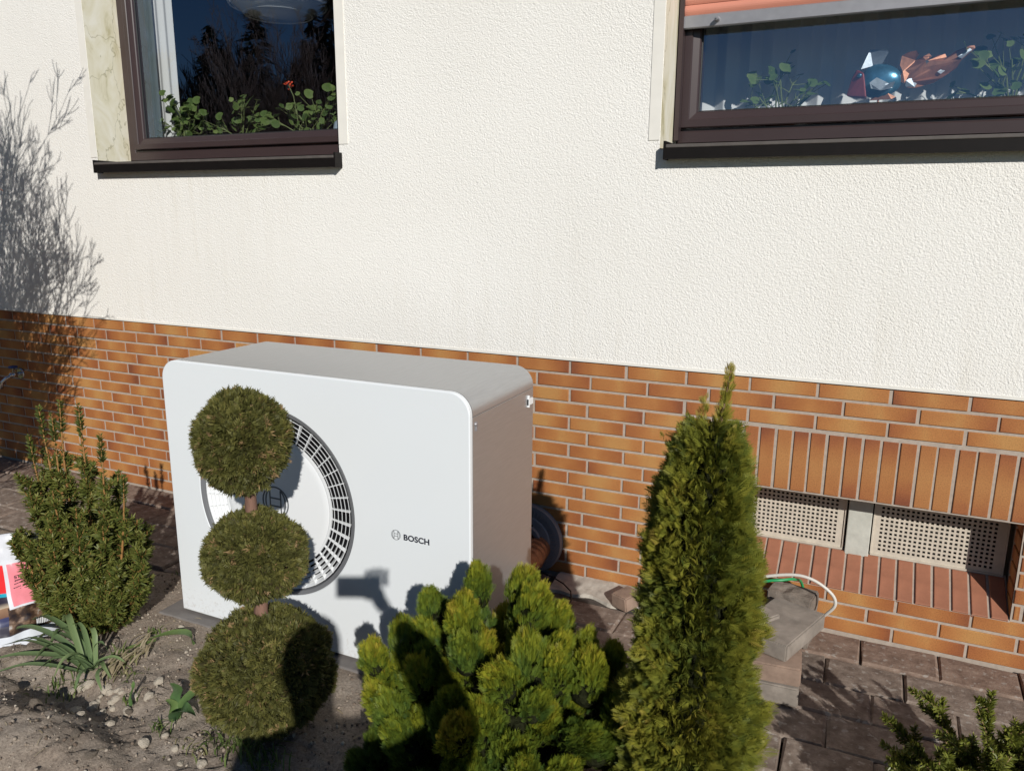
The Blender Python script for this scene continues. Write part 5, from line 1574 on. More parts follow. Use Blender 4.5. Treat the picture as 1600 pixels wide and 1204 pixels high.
# ------------------------------------------------------------------ soil bag
def bag():
    c = Vector((1.232, -1.458, 0))
    t = thing('soil_bag', 'slumped red and white plastic soil bag standing behind the strap leaves', 'bag', c)
    rt = Vector((.555, .832, 0)).normalized()      # along the bag, to the right in the picture
    ft = Vector((.832, -.555, 0)).normalized()     # out of its front
    up = Vector((0, 0, 1))
    m, nt, b = new_mat('printed_bag_film')
    uv = N(nt, 'ShaderNodeUVMap'); uv.uv_map = 'UVMap'
    sp = N(nt, 'ShaderNodeSeparateXYZ'); nt.links.new(uv.outputs[0], sp.inputs[0])
    nz = N(nt, 'ShaderNodeTexNoise', Scale=9.0, Detail=5.0); nt.links.new(uv.outputs[0], nz.inputs['Vector'])
    vv = N(nt, 'ShaderNodeMath', operation='MULTIPLY_ADD'); vv.inputs[1].default_value = .012; nt.links.new(nz.outputs['Fac'], vv.inputs[0]); nt.links.new(sp.outputs['Y'], vv.inputs[2])
    band = ramp(nt, [(0.0, (.66, .69, .74)), (.17, (.66, .69, .74)), (.172, (.035, .032, .045)), (.26, (.06, .055, .075)), (.262, (.03, .035, .09)), (.335, (.05, .055, .13)), (.337, (.19, .10, .06)), (.41, (.33, .20, .12)), (.412, (.55, .45, .33)), (.455, (.03, .025, .04)), (.50, (.03, .025, .04)), (.502, (.02, .38, .50)), (.53, (.02, .38, .50)), (.532, (.80, .035, .035)), (.745, (.80, .035, .035)), (.747, (.70, .71, .745)), (1.0, (.70, .71, .745))], 'LINEAR')
    nt.links.new(vv.outputs[0], band.inputs['Fac'])
    # the photo printed on the lower part: brown blotches right of the middle
    n2 = N(nt, 'ShaderNodeTexNoise', Scale=14.0, Detail=4.0); nt.links.new(uv.outputs[0], n2.inputs['Vector'])
    ph = ramp(nt, [(.3, (.012, .010, .014)), (.5, (.06, .035, .022)), (.62, (.22, .14, .09)), (.72, (.45, .42, .38))]); nt.links.new(n2.outputs['Fac'], ph.inputs['Fac'])
    g1 = N(nt, 'ShaderNodeMath', operation='GREATER_THAN'); g1.inputs[1].default_value = .60; nt.links.new(sp.outputs['X'], g1.inputs[0])
    g2 = N(nt, 'ShaderNodeMath', operation='LESS_THAN'); g2.inputs[1].default_value = .40; nt.links.new(sp.outputs['Y'], g2.inputs[0])
    g3 = N(nt, 'ShaderNodeMath', operation='GREATER_THAN'); g3.inputs[1].default_value = .17; nt.links.new(sp.outputs['Y'], g3.inputs[0])
    g12 = N(nt, 'ShaderNodeMath', operation='MULTIPLY'); nt.links.new(g1.outputs[0], g12.inputs[0]); nt.links.new(g2.outputs[0], g12.inputs[1])
    g = N(nt, 'ShaderNodeMath', operation='MULTIPLY'); nt.links.new(g12.outputs[0], g.inputs[0]); nt.links.new(g3.outputs[0], g.inputs[1])
    mx = N(nt, 'ShaderNodeMix', data_type='RGBA'); nt.links.new(g.outputs[0], mx.inputs[0]); nt.links.new(band.outputs['Color'], mx.inputs[6]); nt.links.new(ph.outputs['Color'], mx.inputs[7])
    nt.links.new(mx.outputs[2], b.inputs['Base Color'])
    b.inputs['Roughness'].default_value = .28; b.inputs['Coat Weight'].default_value = .3
    # pillow: u along the width, v up; closed front and back
    W_, H_, TH = .42, .375, .075
    nu, nv = 34, 40
    def surf(u, v, side):
        s = (u - .5)
        wide = W_ * (1.0 - .22 * smooth01(.35, 1.0, v) + .05 * math.sin(v * 7))
        edge = max(0.0, 1 - abs(2 * s) ** 3.2) ** .55
        bulge = TH * edge * (1.35 - 1.28 * smooth01(.25, .97, v)) * (1.0 if v > .02 else .6)
        p3 = Vector((u * 3.2, v * 3.2, side * 2.0))
        wr = .011 * noise.noise(p3 * 1.3) + .007 * noise.noise(p3 * 3.1) + .003 * noise.noise(p3 * 7)
        lean = -.14 * v - .03 * v * v
        x = s * wide + .012 * noise.noise(Vector((v * 4, side, 3)))
        y = side * (bulge + .002) + wr * (.35 + edge) + lean
        z = H_ * v * (1 - .05 * abs(2 * s) ** 2) - .012 + .006 * noise.noise(Vector((u * 6, 0, 5)))
        return rt * x + ft * y + up * z
    V, UV = [], []
    for side in (1, -1):
        for j in range(nv):
            for i in range(nu):
                u, v = i / (nu - 1), j / (nv - 1)
                V.append(surf(u, v, side)); UV.append((u, v))
    F = []
    o2 = nu * nv
    for j in range(nv - 1):
        for i in range(nu - 1):
            a = j * nu + i
            F.append((a, a + 1, a + nu + 1, a + nu)); F.append((o2 + a + 1, o2 + a, o2 + a + nu, o2 + a + nu + 1))
    for j in range(nv - 1):
        a = j * nu; e = a + nu - 1
        F.append((a, a + nu, o2 + a + nu, o2 + a)); F.append((e + nu, e, o2 + e, o2 + e + nu))
    for i in range(nu - 1):
        F.append((i + 1, i, o2 + i, o2 + i + 1)); a = (nv - 1) * nu + i; F.append((a, a + 1, o2 + a + 1, o2 + a))
    me = bpy.data.meshes.new('film'); me.from_pydata([tuple(v) for v in V], [], F)
    uvl = me.uv_layers.new(name='UVMap')
    for lp in me.loops: uvl.data[lp.index].uv = UV[lp.vertex_index]
    me.polygons.foreach_set('use_smooth', [True] * len(me.polygons)); me.update()
    link('film', me, t, m)
    # pink panel with white edge on the right part of the front
    def on(u, v, off): return surf(u, v, 1) + ft * off
    def patch(name, u0, u1, v0, v1, off, mat, su=0.0, n=12):
        P = [on(u0 + (u1 - u0) * i / n + su * (1 - j / n), v0 + (v1 - v0) * j / n, off) for j in range(n + 1) for i in range(n + 1)]
        F = [(j * (n + 1) + i, j * (n + 1) + i + 1, (j + 1) * (n + 1) + i + 1, (j + 1) * (n + 1) + i) for j in range(n) for i in range(n)]
        me = bpy.data.meshes.new(name); me.from_pydata([tuple(p) for p in P], [], F); me.polygons.foreach_set('use_smooth', [True] * len(F)); me.update()
        return link(name, me, t, mat)
    patch('panel_border', .615, .955, .385, .775, .0025, plain('white_film', (.72, .73, .77), .3))
    pk = patch('pink_panel', .650, .950, .405, .745, .0045, plain('pink_film', (.86, .27, .31), .32, var=.05, nscale=20))
    lt = MB()
    def line(u0, u1, v, h, wd, rnd):
        u = u0
        while u < u1:
            w = wd * rnd.uniform(.6, 1.3)
            a, b_, c_, d_ = on(u, v, .0062), on(min(u + w, u1), v, .0062), on(min(u + w, u1), v + h, .0062), on(u, v + h, .0062)
            if rnd.random() > .16: lt.quad(a, b_, c_, d_)
            u += w * 1.35
    rnd = random.Random(6)
    line(.70, .93, .602, .010, .010, rnd); line(.69, .92, .580, .006, .009, rnd); line(.68, .93, .553, .006, .009, rnd); line(.73, .85, .535, .004, .009, rnd)
    o = lt.build('small_print', MAT['print_dark'], pk); o['kind'] = 'stuff'
    me = text_mesh('STREU-', .026, .0006, 1.0)
    xs = [v.co.x for v in me.vertices]; wd = max(xs) - min(xs)
    for v in me.vertices:
        uu = .70 + .17 * (v.co.x - min(xs)) / wd; vv_ = .622 + .030 * v.co.y / .026
        v.co = on(uu, vv_, .0062 + .0003)
    link('lettering', me, pk, MAT['print_dark'])
    # bar code at the lower right
    bc = MB()
    for k in range(9): 
        u = .80 + .013 * k
        bc.quad(on(u, .19, .003), on(u + .008, .19, .003), on(u + .008, .25, .003), on(u, .25, .003))
    o = bc.build('bar_print', MAT['white_plastic'], t); o['kind'] = 'stuff'
bag()

# ================================================================== BEHIND THE WINDOWS
MAT['geranium'] = leaf_mat('geranium_leaf', [(0, (.040, .075, .022)), (.5, (.10, .165, .045)), (1, (.20, .27, .085))], .55, .25)
MAT['petal'] = plain('orange_red_petal', (.80, .10, .04), .5)
MAT['pot'] = plain('terracotta_pot', (.36, .15, .08), .8, var=.1)
MAT['stalk'] = plain('green_stalk', (.16, .20, .07), .6)
def round_leaf(rg, n=14):
    V, T = [(0, 0, .0)], [-.1]
    for k in range(n):
        a = -math.pi + 2 * math.pi * (k + .5) / n
        r = (.5 + .055 * math.cos(a * 7)) * (1 - .55 * math.exp(-((abs(a) - math.pi) / .30) ** 2))
        V.append((r * math.sin(a), .12 + r * math.cos(a), .10 * math.cos(2 * a) * r + .05 * r)); T.append(.1)
    return np.array(V), np.array([(0, 1 + k, 1 + (k + 1) % n) for k in range(n)]), np.array(T)
def geranium(label, x0, x1, y, zb, pts, flower=None, seed=0, size=.050, nleaf=6):
    rg = np.random.default_rng(seed)
    c = Vector(((x0 + x1) / 2, y + .03, zb))
    t = thing('geranium', label, 'potted plant', c, 'geraniums on the window boards')
    po = .03 if y > .36 else .075
    mb = MB(); mb.lathe([(0, 0), (.045, 0), (.062, .085), (.067, .085), (.067, .100), (.058, .100), (.055, .075), (0, .075)], (0, po, -.005), (0, 0, 1), 24)
    mb.build('pot', MAT['pot'], t, smooth=False)
    st = MB(); P, G, H, S, T = [], [], [], [], []
    for (x, z) in pts:
        e = Vector((x - c.x, rg.uniform(-.04, .04), z - zb))
        mid = Vector((e.x * .45, e.y * .4 + .02, e.z * .65 + rg.uniform(0, .03)))
        st.tube([(rg.normal() * .015, po, .05), tuple(mid), tuple(e)], [.0042, .003, .0022], 6)
        for k in range(nleaf):
            q = e + Vector((rg.normal() * .042, rg.normal() * .030, rg.normal() * .032))
            st.tube([tuple(mid.lerp(e, rg.uniform(.3, .9))), tuple(q)], [.0016, .0012], 5)
            q.y = min(q.y, .05); P.append(tuple(q)); a = rg.uniform(0, 6.28)
            G.append((math.cos(a), math.sin(a) * .7 - .25, rg.uniform(-.3, .35))); H.append((rg.normal() * .35 + .25, -.75 + rg.normal() * .3, .55)); S.append(size * rg.uniform(.55, 1.15)); T.append(np.clip(.55 + rg.normal() * .2, 0, 1))
    tv, tf, tt = round_leaf(rg)
    V, F, TT = scatter(tv, tf, np.array(P), np.array(G), np.array(H), np.array(S), np.array(T), tt)
    link('foliage', np_mesh('foliage', V, F, TT, smooth=True), t, MAT['geranium'])
    st.build('stalk', MAT['stalk'], t)['kind'] = 'stuff'
    if flower:
        f = MB(); fx, fz = flower[0] - c.x, flower[1] - zb
        sm_ = MB(); sm_.tube([(fx + .05, .02, .09), (fx + .03, .0, fz - .06), (fx, 0, fz)], .002, 6); sm_.build('flower_stalk', MAT['stalk'], t)
        for k in range(9):
            d = Vector(sphere_dirs(1, rg)[0]) * .020
            b = Vector((fx, 0, fz)) + Vector((d.x, d.y * .6, d.z * .8))
            for j in range(4):
                n_ = Vector(sphere_dirs(1, rg)[0]); u = n_.orthogonal().normalized() * .008; w = n_.cross(u)
                f.quad(b, b + u + w * .6, b + u * 1.7, b + u - w * .6)
        f.build('flower', MAT['petal'], t)
geranium('leafy geranium in the left corner of the left window', .21, .56, .40, 1.903, [(.24, 2.13), (.30, 2.20), (.36, 2.24), (.42, 2.22), (.48, 2.19), (.54, 2.19), (.30, 2.10), (.38, 2.12), (.46, 2.10), (.52, 2.09), (.40, 2.17), (.35, 2.06), (.44, 2.05)], None, 1)
geranium('low geranium in the middle of the left window', .66, .95, .40, 1.903, [(.66, 2.06), (.72, 2.08), (.80, 2.10), (.86, 2.20), (.90, 2.22), (.94, 2.16), (.88, 2.14), (.98, 2.13), (1.02, 2.09), (.82, 2.06)], None, 2)
geranium('geranium with one orange flower at the right of the left window', 1.05, 1.55, .40, 1.903, [(1.10, 2.11), (1.16, 2.14), (1.22, 2.16), (1.28, 2.13), (1.34, 2.12), (1.40, 2.18), (1.46, 2.24), (1.50, 2.22), (1.47, 2.15), (1.22, 2.07), (1.32, 2.06), (1.40, 2.09), (1.56, 2.22), (1.44, 2.05)], (1.185, 2.285), 3)
geranium('small geranium left of the metal fish in the right window', 3.60, 3.88, .335, 1.903, [(3.61, 2.07), (3.66, 2.08), (3.70, 2.18), (3.73, 2.19), (3.78, 2.14), (3.72, 2.12), (3.80, 2.08), (3.86, 2.10), (3.83, 2.06), (3.68, 2.07)], None, 4, .046, 4)
geranium('larger geranium right of the metal fish in the right window', 4.36, 4.75, .335, 1.903, [(4.37, 2.07), (4.42, 2.18), (4.47, 2.20), (4.52, 2.16), (4.56, 2.21), (4.60, 2.24), (4.64, 2.19), (4.50, 2.10), (4.55, 2.08), (4.61, 2.10), (4.45, 2.12), (4.68, 2.15), (4.72, 2.08)], None, 5, .050, 4)

def fish():
    c = Vector((4.100, .322, 2.112))
    t = thing('fish_figurine', 'painted metal fish with a blue scaled body and rusty wavy tail', 'figurine', c)
    def metal(name, col, rough=.35, metal=.6, var=.25, ns=30):
        return plain(name, col, rough, metal=metal, var=var, nscale=ns, bmp=.3, bdist=.003)
    blue = metal('blue_glazed_metal', (.08, .22, .33), .22, .55, .45, 16)
    rust = metal('rusty_copper', (.34, .15, .085), .45, .5, .4, 22)
    pale = metal('pale_bent_metal', (.27, .31, .36), .42, .5, .4, 14)
    red = metal('maroon_metal', (.26, .055, .06), .5, .3, .25, 30)
    # body: egg with rows of raised scales
    V, F = [], []
    nu, nv = 34, 18
    for j in range(nv):
        for i in range(nu):
            a = 2 * math.pi * i / nu; s = -1 + 2 * j / (nv - 1)
            r = math.sqrt(max(0, 1 - abs(s) ** 2.2)) * (1 - .15 * s)
            k = 1 + .05 * (1 if (i + (j % 2)) % 2 else 0)
            V.append((.073 * s + .005, -.028 * r * k * math.cos(a), .058 * r * k * math.sin(a)))
    F = [(j * nu + i, j * nu + (i + 1) % nu, (j + 1) * nu + (i + 1) % nu, (j + 1) * nu + i) for j in range(nv - 1) for i in range(nu)]
    mb = MB(); mb.add(V, F); mb.build('body', blue, t, smooth=True)
    def sheet(name, pts, mat, th=.003, wave=.008, y0=0.0):
        mb = MB(); n = len(pts)
        V = [(x, y0 + wave * math.sin(x * 55 + z * 40), z) for x, z in pts]
        V += [(x, y + th, z) for x, y, z in V]
        mb.add(V, [tuple(range(n)), tuple(range(2 * n - 1, n - 1, -1))] + [(i, n + i, n + (i + 1) % n, (i + 1) % n) for i in range(n)])
        return mb.build(name, mat, t)
    # head: red cone-like wedge with open mouth
    mb = MB(); mb.add([(-.118, -.004, -.050), (-.058, -.030, .030), (-.040, -.030, -.062), (-.058, .026, .030), (-.040, .026, -.062), (-.085, -.012, .046), (-.085, .010, .046), (-.105, 0, .008)],
                      [(0, 2, 1, 7), (0, 7, 3, 4), (1, 5, 7), (3, 7, 6), (5, 6, 7), (1, 3, 6, 5), (0, 4, 2), (1, 2, 4, 3)])
    o = mb.build('head', red, t); bevel(o, .007, 3, 15)
    mb = MB(); mb.lathe([(.0, .010), (.007, .008), (.010, .0)], (-.072, -.022, .020), (0, -1, 0), 14); mb.build('eye', blue, t)
    sheet('dorsal_fin', [(-.070, .045), (-.045, .115), (.010, .108), (.020, .100), (.002, .062), (-.030, .056)], pale, y0=-.004)
    sheet('side_fin', [(-.035, -.010), (-.012, .008), (.030, -.012), (.052, -.008), (.045, -.030), (.005, -.040), (-.028, -.030)], pale, y0=-.036, wave=.012)
    sheet('belly_fin', [(-.020, -.055), (.030, -.045), (.060, -.060), (.045, -.068), (-.030, -.068)], rust, y0=-.01)
    sheet('tail', [(.062, .050), (.066, .085), (.085, .096), (.112, .098), (.122, .084), (.112, .066), (.135, .074), (.155, .084), (.165, .074), (.150, .058), (.185, .078), (.208, .082), (.214, .070), (.205, .060), (.240, .086), (.280, .102), (.299, .104), (.302, .094), (.280, .072), (.262, .054), (.250, .030), (.228, .014), (.205, -.004), (.180, -.018), (.150, -.024), (.118, -.034), (.095, -.030), (.085, -.014), (.060, -.006), (.074, .028)], rust, wave=.010, y0=-.006)
    for pts in ([(.088, -.026), (.120, -.030), (.128, -.010), (.104, .006), (.088, -.006)], [(.125, .040), (.150, .062), (.158, .056), (.134, .034)], [(.188, .018), (.215, .040), (.222, .030), (.200, .010)], [(.248, .066), (.284, .094), (.292, .088), (.262, .058)]):
        sheet('tail_patch', pts, pale, th=.002, wave=.010, y0=-.0085)
    mb = MB(); mb.box(-.03, .05, -.02, .03, -.209, -.200); mb.tube([(.0, .0, -.202), (.0, .0, -.05)], .004, 8); mb.build('stand', rust, t)
fish()

def curtain(label, x0, x1, y, z0, z1, amp, wl, name='net_curtain', seed=0, scallop=0.0):
    nx, nz = int((x1 - x0) / wl * 16), 24
    V = []
    for j in range(nz):
        for i in range(nx):
            u, v = i / (nx - 1), j / (nz - 1)
            x = x0 + (x1 - x0) * u
            ph = 2 * math.pi * (x + .012 * noise.noise(Vector((x * 6, v * .8, seed)))) / wl
            a = amp * (.65 + .5 * noise.noise(Vector((x * 9, 2, seed))))
            z = z0 + (z1 - z0) * v - (scallop * abs(math.sin(math.pi * (x - x0) / wl)) if j == 0 else 0)
            V.append((x + .2 * a * math.sin(2 * ph), y + a * math.sin(ph), z))
    F = [(j * nx + i, j * nx + i + 1, (j + 1) * nx + i + 1, (j + 1) * nx + i) for j in range(nz - 1) for i in range(nx - 1)]
    me = bpy.data.meshes.new(name); me.from_pydata(V, [], F); me.polygons.foreach_set('use_smooth', [True] * len(F)); me.update()
    o = link(name, me, None, MAT['sheer']); return tag(o, label, 'curtain')
curtain('white curtain panel hanging at the left side of the left window', -.25, .300, .49, 1.915, 3.2, .012, .07, seed=1)
curtain('pleated net curtain hanging behind the right window', 3.20, 5.25, .530, 1.915, 3.2, .028, .095, seed=2)

def inside_things():
    t = thing('hanging_lamp', 'pale round glass lampshade hanging inside the left window', 'lamp', (.945, .66, 2.835))
    mg, nt, b = new_mat('frosted_lamp_glass'); b.inputs['Base Color'].default_value = (.86, .88, .92, 1); b.inputs['Roughness'].default_value = .15; b.inputs['Coat Weight'].default_value = .5
    mb = MB(); mb.lathe([(.0, -.150), (.10, -.146), (.20, -.120), (.27, -.070), (.30, -.015), (.305, .0), (.300, .0), (.264, -.068), (.196, -.114), (.098, -.140), (.0, -.144)], (0, 0, 0), (0, 0, 1), 64)
    mb.build('lampshade', mg, t, smooth=True)
    mb = MB(); mb.lathe([(.180, -.128), (.186, -.134), (.194, -.126)], (0, 0, 0), (0, 0, 1), 64); mb.lathe([(.262, -.080), (.268, -.086), (.276, -.072)], (0, 0, 0), (0, 0, 1), 64)
    mb.build('trim', MAT['white_plastic'], t, smooth=True)['kind'] = 'stuff'
    mb = MB(); mb.tube([(0, 0, -.14), (0, 0, .5)], .006, 8); mb.build('rod', MAT['alu'], t)
    t = thing('vase', 'pale blue rounded vase at the right edge of the left window', 'vase', (1.615, .36, 1.901))
    mb = MB(); mb.lathe([(0, 0), (.045, 0), (.070, .06), (.078, .12), (.068, .165), (.04, .19), (.044, .21), (.036, .21), (.03, .19), (.0, .185)], (0, 0, 0), (0, 0, 1), 32)
    mb.build('vase_body', plain('pale_blue_glaze', (.45, .55, .66), .2), t, smooth=True)
inside_things()

# ================================================================== BEHIND THE CAMERA (seen in the panes and as shadows)
def forest():
    rg = np.random.default_rng(3)
    rnd = random.Random(3)
    tr = MB(); parts = []
    tn = (np.array([(-.5, 0, 0), (0, 1, 0), (.5, 0, 0), (0, -.15, 0)]), np.array([(0, 3, 2, 1)]), np.array([0., 0, 0, 0]))
    for i in range(210):
        x = rnd.uniform(-130, -22); y = -62 + rnd.uniform(-14, 10) - .12 * (x + 60)
        con = rnd.random() < .34
        h = rnd.uniform(15.5, 19.5) * (1.12 if con else .95)
        tr.tube([(x, y, -.2), (x + rnd.gauss(0, .2), y, h * .5), (x + rnd.gauss(0, .3), y, h)], [.22, .14, .02], 5, cap=False)
        if con:
            n = 620
            z = h * (.10 + .90 * rg.random(n) ** .8); rr = (h - z) * .26 + .1
            a = rg.uniform(0, 6.283, n); q = rr * rg.uniform(.25, 1, n)
            P = np.stack([x + q * np.cos(a), y + q * np.sin(a), z - .25 * q], 1)
            D = np.stack([np.cos(a), np.sin(a), np.full(n, -.35)], 1); H = rg.normal(size=(n, 3)) * .4 + np.array([0, 0, 1])
            parts.append(scatter(*tn[:2], P, D, H, np.stack([.35 + .1 * rg.random(n), .6 + .5 * rg.random(n), np.ones(n)], 1), rg.uniform(0, .35, n)))
        else:
            for k in range(26):
                z0 = h * rnd.uniform(.25, .92); a = rnd.uniform(0, 6.28); L = (h - z0) * .42 + .7
                p = Vector((x, y, z0)); d = Vector((math.cos(a) * .6, math.sin(a) * .6, 1)).normalized()
                q = p + d * L
                tr.tube([p, p.lerp(q, .5) + Vector((rnd.gauss(0, .1), rnd.gauss(0, .1), 0)), q], [.09, .06, .03], 3, cap=False)
                for j in range(7):
                    s = p.lerp(q, rnd.uniform(.3, 1)); e = s + Vector((rnd.gauss(0, .45), rnd.gauss(0, .45), rnd.uniform(.5, 1.5)))
                    tr.tube([s, e], [.045, .022], 3, cap=False)
    tag(tr.build('forest', plain('dark_bark', (.075, .050, .042), .95, var=.3, nscale=2, spec=.05)), kind='stuff')
    V, F, T = merge(parts)
    tag(link('forest', np_mesh('forest', V, F, T), None, leaf_mat('spruce_far', [(0, (.018, .026, .014)), (1, (.040, .05, .022))], .8, .1)), kind='stuff')
    # undergrowth that closes the view between the trunks
    n = 30000
    x = rg.uniform(-135, -18, n); y = -64 + rg.uniform(-14, 10, n) - .12 * (x + 60); z = rg.random(n) ** 1.3 * 13.0
    P = np.stack([x, y, z], 1); D = rg.normal(size=(n, 3)) + np.array([0, 0, 1.2]); H = rg.normal(size=(n, 3))
    V, F, T = scatter(tn[0], tn[1], P, D, H, np.stack([.5 + .3 * rg.random(n), 1 + rg.random(n), np.ones(n)], 1), rg.random(n))
    tag(link('undergrowth', np_mesh('undergrowth', V, F, T), None, leaf_mat('bare_undergrowth', [(0, (.04, .026, .022)), (1, (.085, .058, .045))], .95, .05)), kind='stuff')
forest()

def photographer():
    """person taking the photograph; stands behind the lens, casts the shadow on bush, pump and soil"""
    f = Vector((-.418, .908, 0)); r = Vector((.908, .418, 0)); up = Vector((0, 0, 1))
    head = CP + Vector((.144, -.365, -.108))
    base = Vector((head.x + .02, head.y - .03, 0))
    t = thing('person', 'person in a dark jacket and jeans holding up a phone to photograph', 'person', base)
    def Lc(p): return Vector(p) - base
    skin = plain('skin', (.48, .27, .19), .5, var=.06, nscale=30)
    def skinned(name, joints, edges, mat, root=0, sub=2, parent=t):
        me = bpy.data.meshes.new(name)
        me.from_pydata([tuple(j[0]) for j in joints], edges, [])
        o = link(name, me, parent, mat)
        sm = o.modifiers.new('skin', 'SKIN'); sm.use_smooth_shade = True
        sv = me.skin_vertices[0].data
        for i, j in enumerate(joints):
            sv[i].radius = (j[1], j[1] if len(j) < 3 else j[2]); sv[i].use_root = (i == root)
        ss = o.modifiers.new('sub', 'SUBSURF'); ss.levels = sub; ss.render_levels = sub
        return o
    H = Lc(head)
    neck = H - up * .155 - f * .02; chest = H - up * .36 - f * .03; waist = H - up * .58 - f * .03; pel = H - up * .74 - f * .03
    shR = H + r * .185 - up * .265 - f * .02; shL = H - r * .185 - up * .265 - f * .02
    phone = CP - CF * .014 - base
    hand = phone + CR * .128 - CU * .055 - CF * .02
    elR = phone + CR * .33 - CU * .345 - f * .13
    elL = shL - up * .29 - r * .05 + f * .03; haL = elL - up * .17 + f * .17 + r * .02
    zf = lambda p, z: Vector((p.x, p.y, z))
    hipR, hipL = pel + r * .09 - up * .05, pel - r * .09 - up * .05
    knR, knL = zf(hipR + f * .03 + r * .01, .47), zf(hipL + f * .02 - r * .01, .47)
    anR, anL = zf(hipR - f * .01 + r * .03, .085), zf(hipL - f * .01 - r * .03, .085)
    toR, toL = anR + f * .16 - up * .045, anL + f * .16 - up * .045
    wrR = hand + CR * .028 - CU * .050 - CF * .008; wrL = haL
    J = [(pel, .145, .105), (waist, .140, .10), (chest, .155, .105), (neck, .058), (H - up * .06, .070), (H + up * .03, .095), (H + up * .095, .070),
         (shR, .066), (elR, .045), (wrR, .031), (shL, .066), (elL, .045), (wrL, .031), (hipR, .09), (knR, .060), (anR, .044), (toR, .036), (hipL, .09), (knL, .060), (anL, .044), (toL, .036)]
    E = [(0, 1), (1, 2), (2, 3), (3, 4), (4, 5), (5, 6), (2, 7), (7, 8), (8, 9), (2, 10), (10, 11), (11, 12), (0, 13), (13, 14), (14, 15), (15, 16), (0, 17), (17, 18), (18, 19), (19, 20)]
    skinned('body', J, E, skin, 0)
    # jacket and trousers over the body
    g = 1.13
    J2 = [(pel - up * .03, .165, .125), (waist, .160, .12), (chest, .172, .122), (neck - up * .03, .072), (shR, .080), (shR.lerp(elR, .55), .074), (elR, .070), (elR.lerp(wrR, .90), .060), (shL, .080), (shL.lerp(elL, .55), .066), (elL, .056), (elL.lerp(wrL, .85), .042)]
    skinned('jacket', J2, [(0, 1), (1, 2), (2, 3), (2, 4), (4, 5), (5, 6), (6, 7), (2, 8), (8, 9), (9, 10), (10, 11)], plain('dark_jacket', (.03, .035, .05), .8, var=.2, nscale=40), 0)
    J3 = [(pel, .155, .115), (hipR, .100), (knR, .072), (anR + up * .03, .060), (hipL, .100), (knL, .072), (anL + up * .03, .060)]
    skinned('trousers', J3, [(0, 1), (1, 2), (2, 3), (0, 4), (4, 5), (5, 6)], plain('blue_jeans', (.04, .06, .11), .85, var=.2, nscale=60), 0)
    for a, b in ((anR, toR), (anL, toL)):
        skinned('shoe', [(a - up * .035 - f * .04, .048), (a - up * .045 + f * .06, .044, .040), (b + f * .02 + up * .002, .036)], [(0, 1), (1, 2)], plain('dark_shoe', (.03, .025, .02), .6), 0)
    # hair, face
    mb = MB(); n = 20
    bmh = bmesh.new(); bmesh.ops.create_icosphere(bmh, subdivisions=3, radius=1)
    for v in bmh.verts:
        c = v.co; d = c.x * r + c.y * f + c.z * up
        k = 1.0 if not (c.y > .25 and c.z < .35) else .80
        v.co = H + up * .035 + (r * c.x * .086 + f * (c.y * .103 - .008) + up * c.z * .118) * k * (1 + .04 * noise.noise(c * 5))
    me = bpy.data.meshes.new('hair'); bmh.to_mesh(me); bmh.free(); link('hair', me, t, plain('brown_hair', (.055, .035, .022), .7, var=.3, nscale=80))
    mb = MB()
    for s in (-1, 1):
        e = H + f * .088 + r * s * .033 + up * .005
        mb.lathe([(0, .010), (.007, .008), (.011, 0)], e, f, 12)
    mb.build('eye', MAT['white_plastic'], t, smooth=True)['kind'] = 'stuff'
    mb = MB(); mb.add([tuple(H + f * .090 + up * .005), tuple(H + f * .122 - up * .035), tuple(H + f * .092 - up * .045 + r * .016), tuple(H + f * .092 - up * .045 - r * .016)], [(0, 1, 2), (0, 3, 1), (1, 3, 2)])
    mb.build('nose', skin, t)
    mb = MB(); mb.tube([H + f * .088 - up * .070 - r * .022, H + f * .096 - up * .072, H + f * .088 - up * .070 + r * .022], .005, 8); mb.build('mouth', plain('lips', (.40, .14, .12), .5), t)
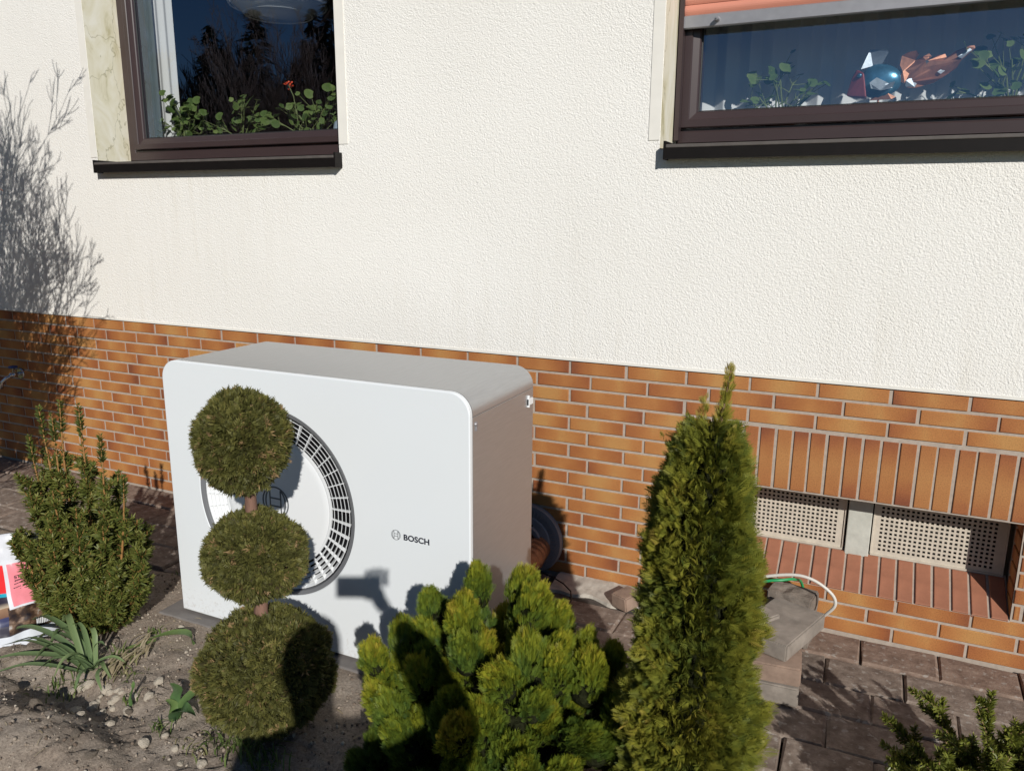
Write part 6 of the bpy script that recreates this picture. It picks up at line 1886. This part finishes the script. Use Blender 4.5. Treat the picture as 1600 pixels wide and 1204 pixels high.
    # right hand: palm behind the phone's right end, fingers over its top edge, thumb below
    palm = phone + CR * .118 - CU * .035 - CF * .022
    skinned('palm', [(wrR, .024), (palm - CU * .02, .034, .020), (palm + CU * .012, .036, .016)], [(0, 1), (1, 2)], skin, 0)
    for k in range(4):
        b = palm + CU * .018 + CR * (.030 - .021 * k)
        tip = phone + CU * (.030 + (.004, .009, .008, .002)[k]) + CR * (.142 - .021 * k) + CF * .004
        skinned('finger', [(b, .0095), (b.lerp(tip, .5) - CF * .012 + CU * .012, .0088), (tip, .0080), (tip + CF * .008 - CU * .014, .0070)], [(0, 1), (1, 2), (2, 3)], skin, 0)
    skinned('thumb', [(palm - CU * .02 - CR * .02, .012), (phone + CR * .085 - CU * .060 - CF * .018, .0105), (phone + CR * .070 - CU * .045 - CF * .016, .009)], [(0, 1), (1, 2)], skin, 0)
    # left hand, relaxed
    d = (haL - elL).normalized()
    skinned('palm', [(wrL, .026), (wrL + d * .045, .034, .018), (wrL + d * .085, .034, .016)], [(0, 1), (1, 2)], skin, 0)
    for k in range(4):
        b = wrL + d * .08 + r * (-.024 + .016 * k); L = (.060, .072, .068, .052)[k]
        skinned('finger', [(b, .0092), (b + d * L * .5 - up * .006, .0085), (b + d * L * .85 - up * .022, .0072)], [(0, 1), (1, 2)], skin, 0)
    skinned('thumb', [(wrL + d * .03 + r * .03, .0115), (wrL + d * .055 + r * .052 - up * .006, .0100), (wrL + d * .082 + r * .056 - up * .014, .0085)], [(0, 1), (1, 2)], skin, 0)
    # the phone itself: its own thing, held in the hand
    ph = thing('smartphone', 'dark smartphone held sideways in the right hand of the person', 'phone', CP)
    mb = MB(); mb.obox(-CF * .0145 + CR * .048 - CU * .025, CR * .080, CU * .0385, CF * .0042)
    o = mb.build('phone_body', plain('phone_glass', (.02, .02, .025), .2), ph); bevel(o, .003)
    mb = MB(); mb.lathe([(.0, .0), (.008, .0), (.0085, .002), (.0085, .004)], -CF * .0062, -CF, 20); mb.build('lens', MAT['dark_void'], ph)
photographer()
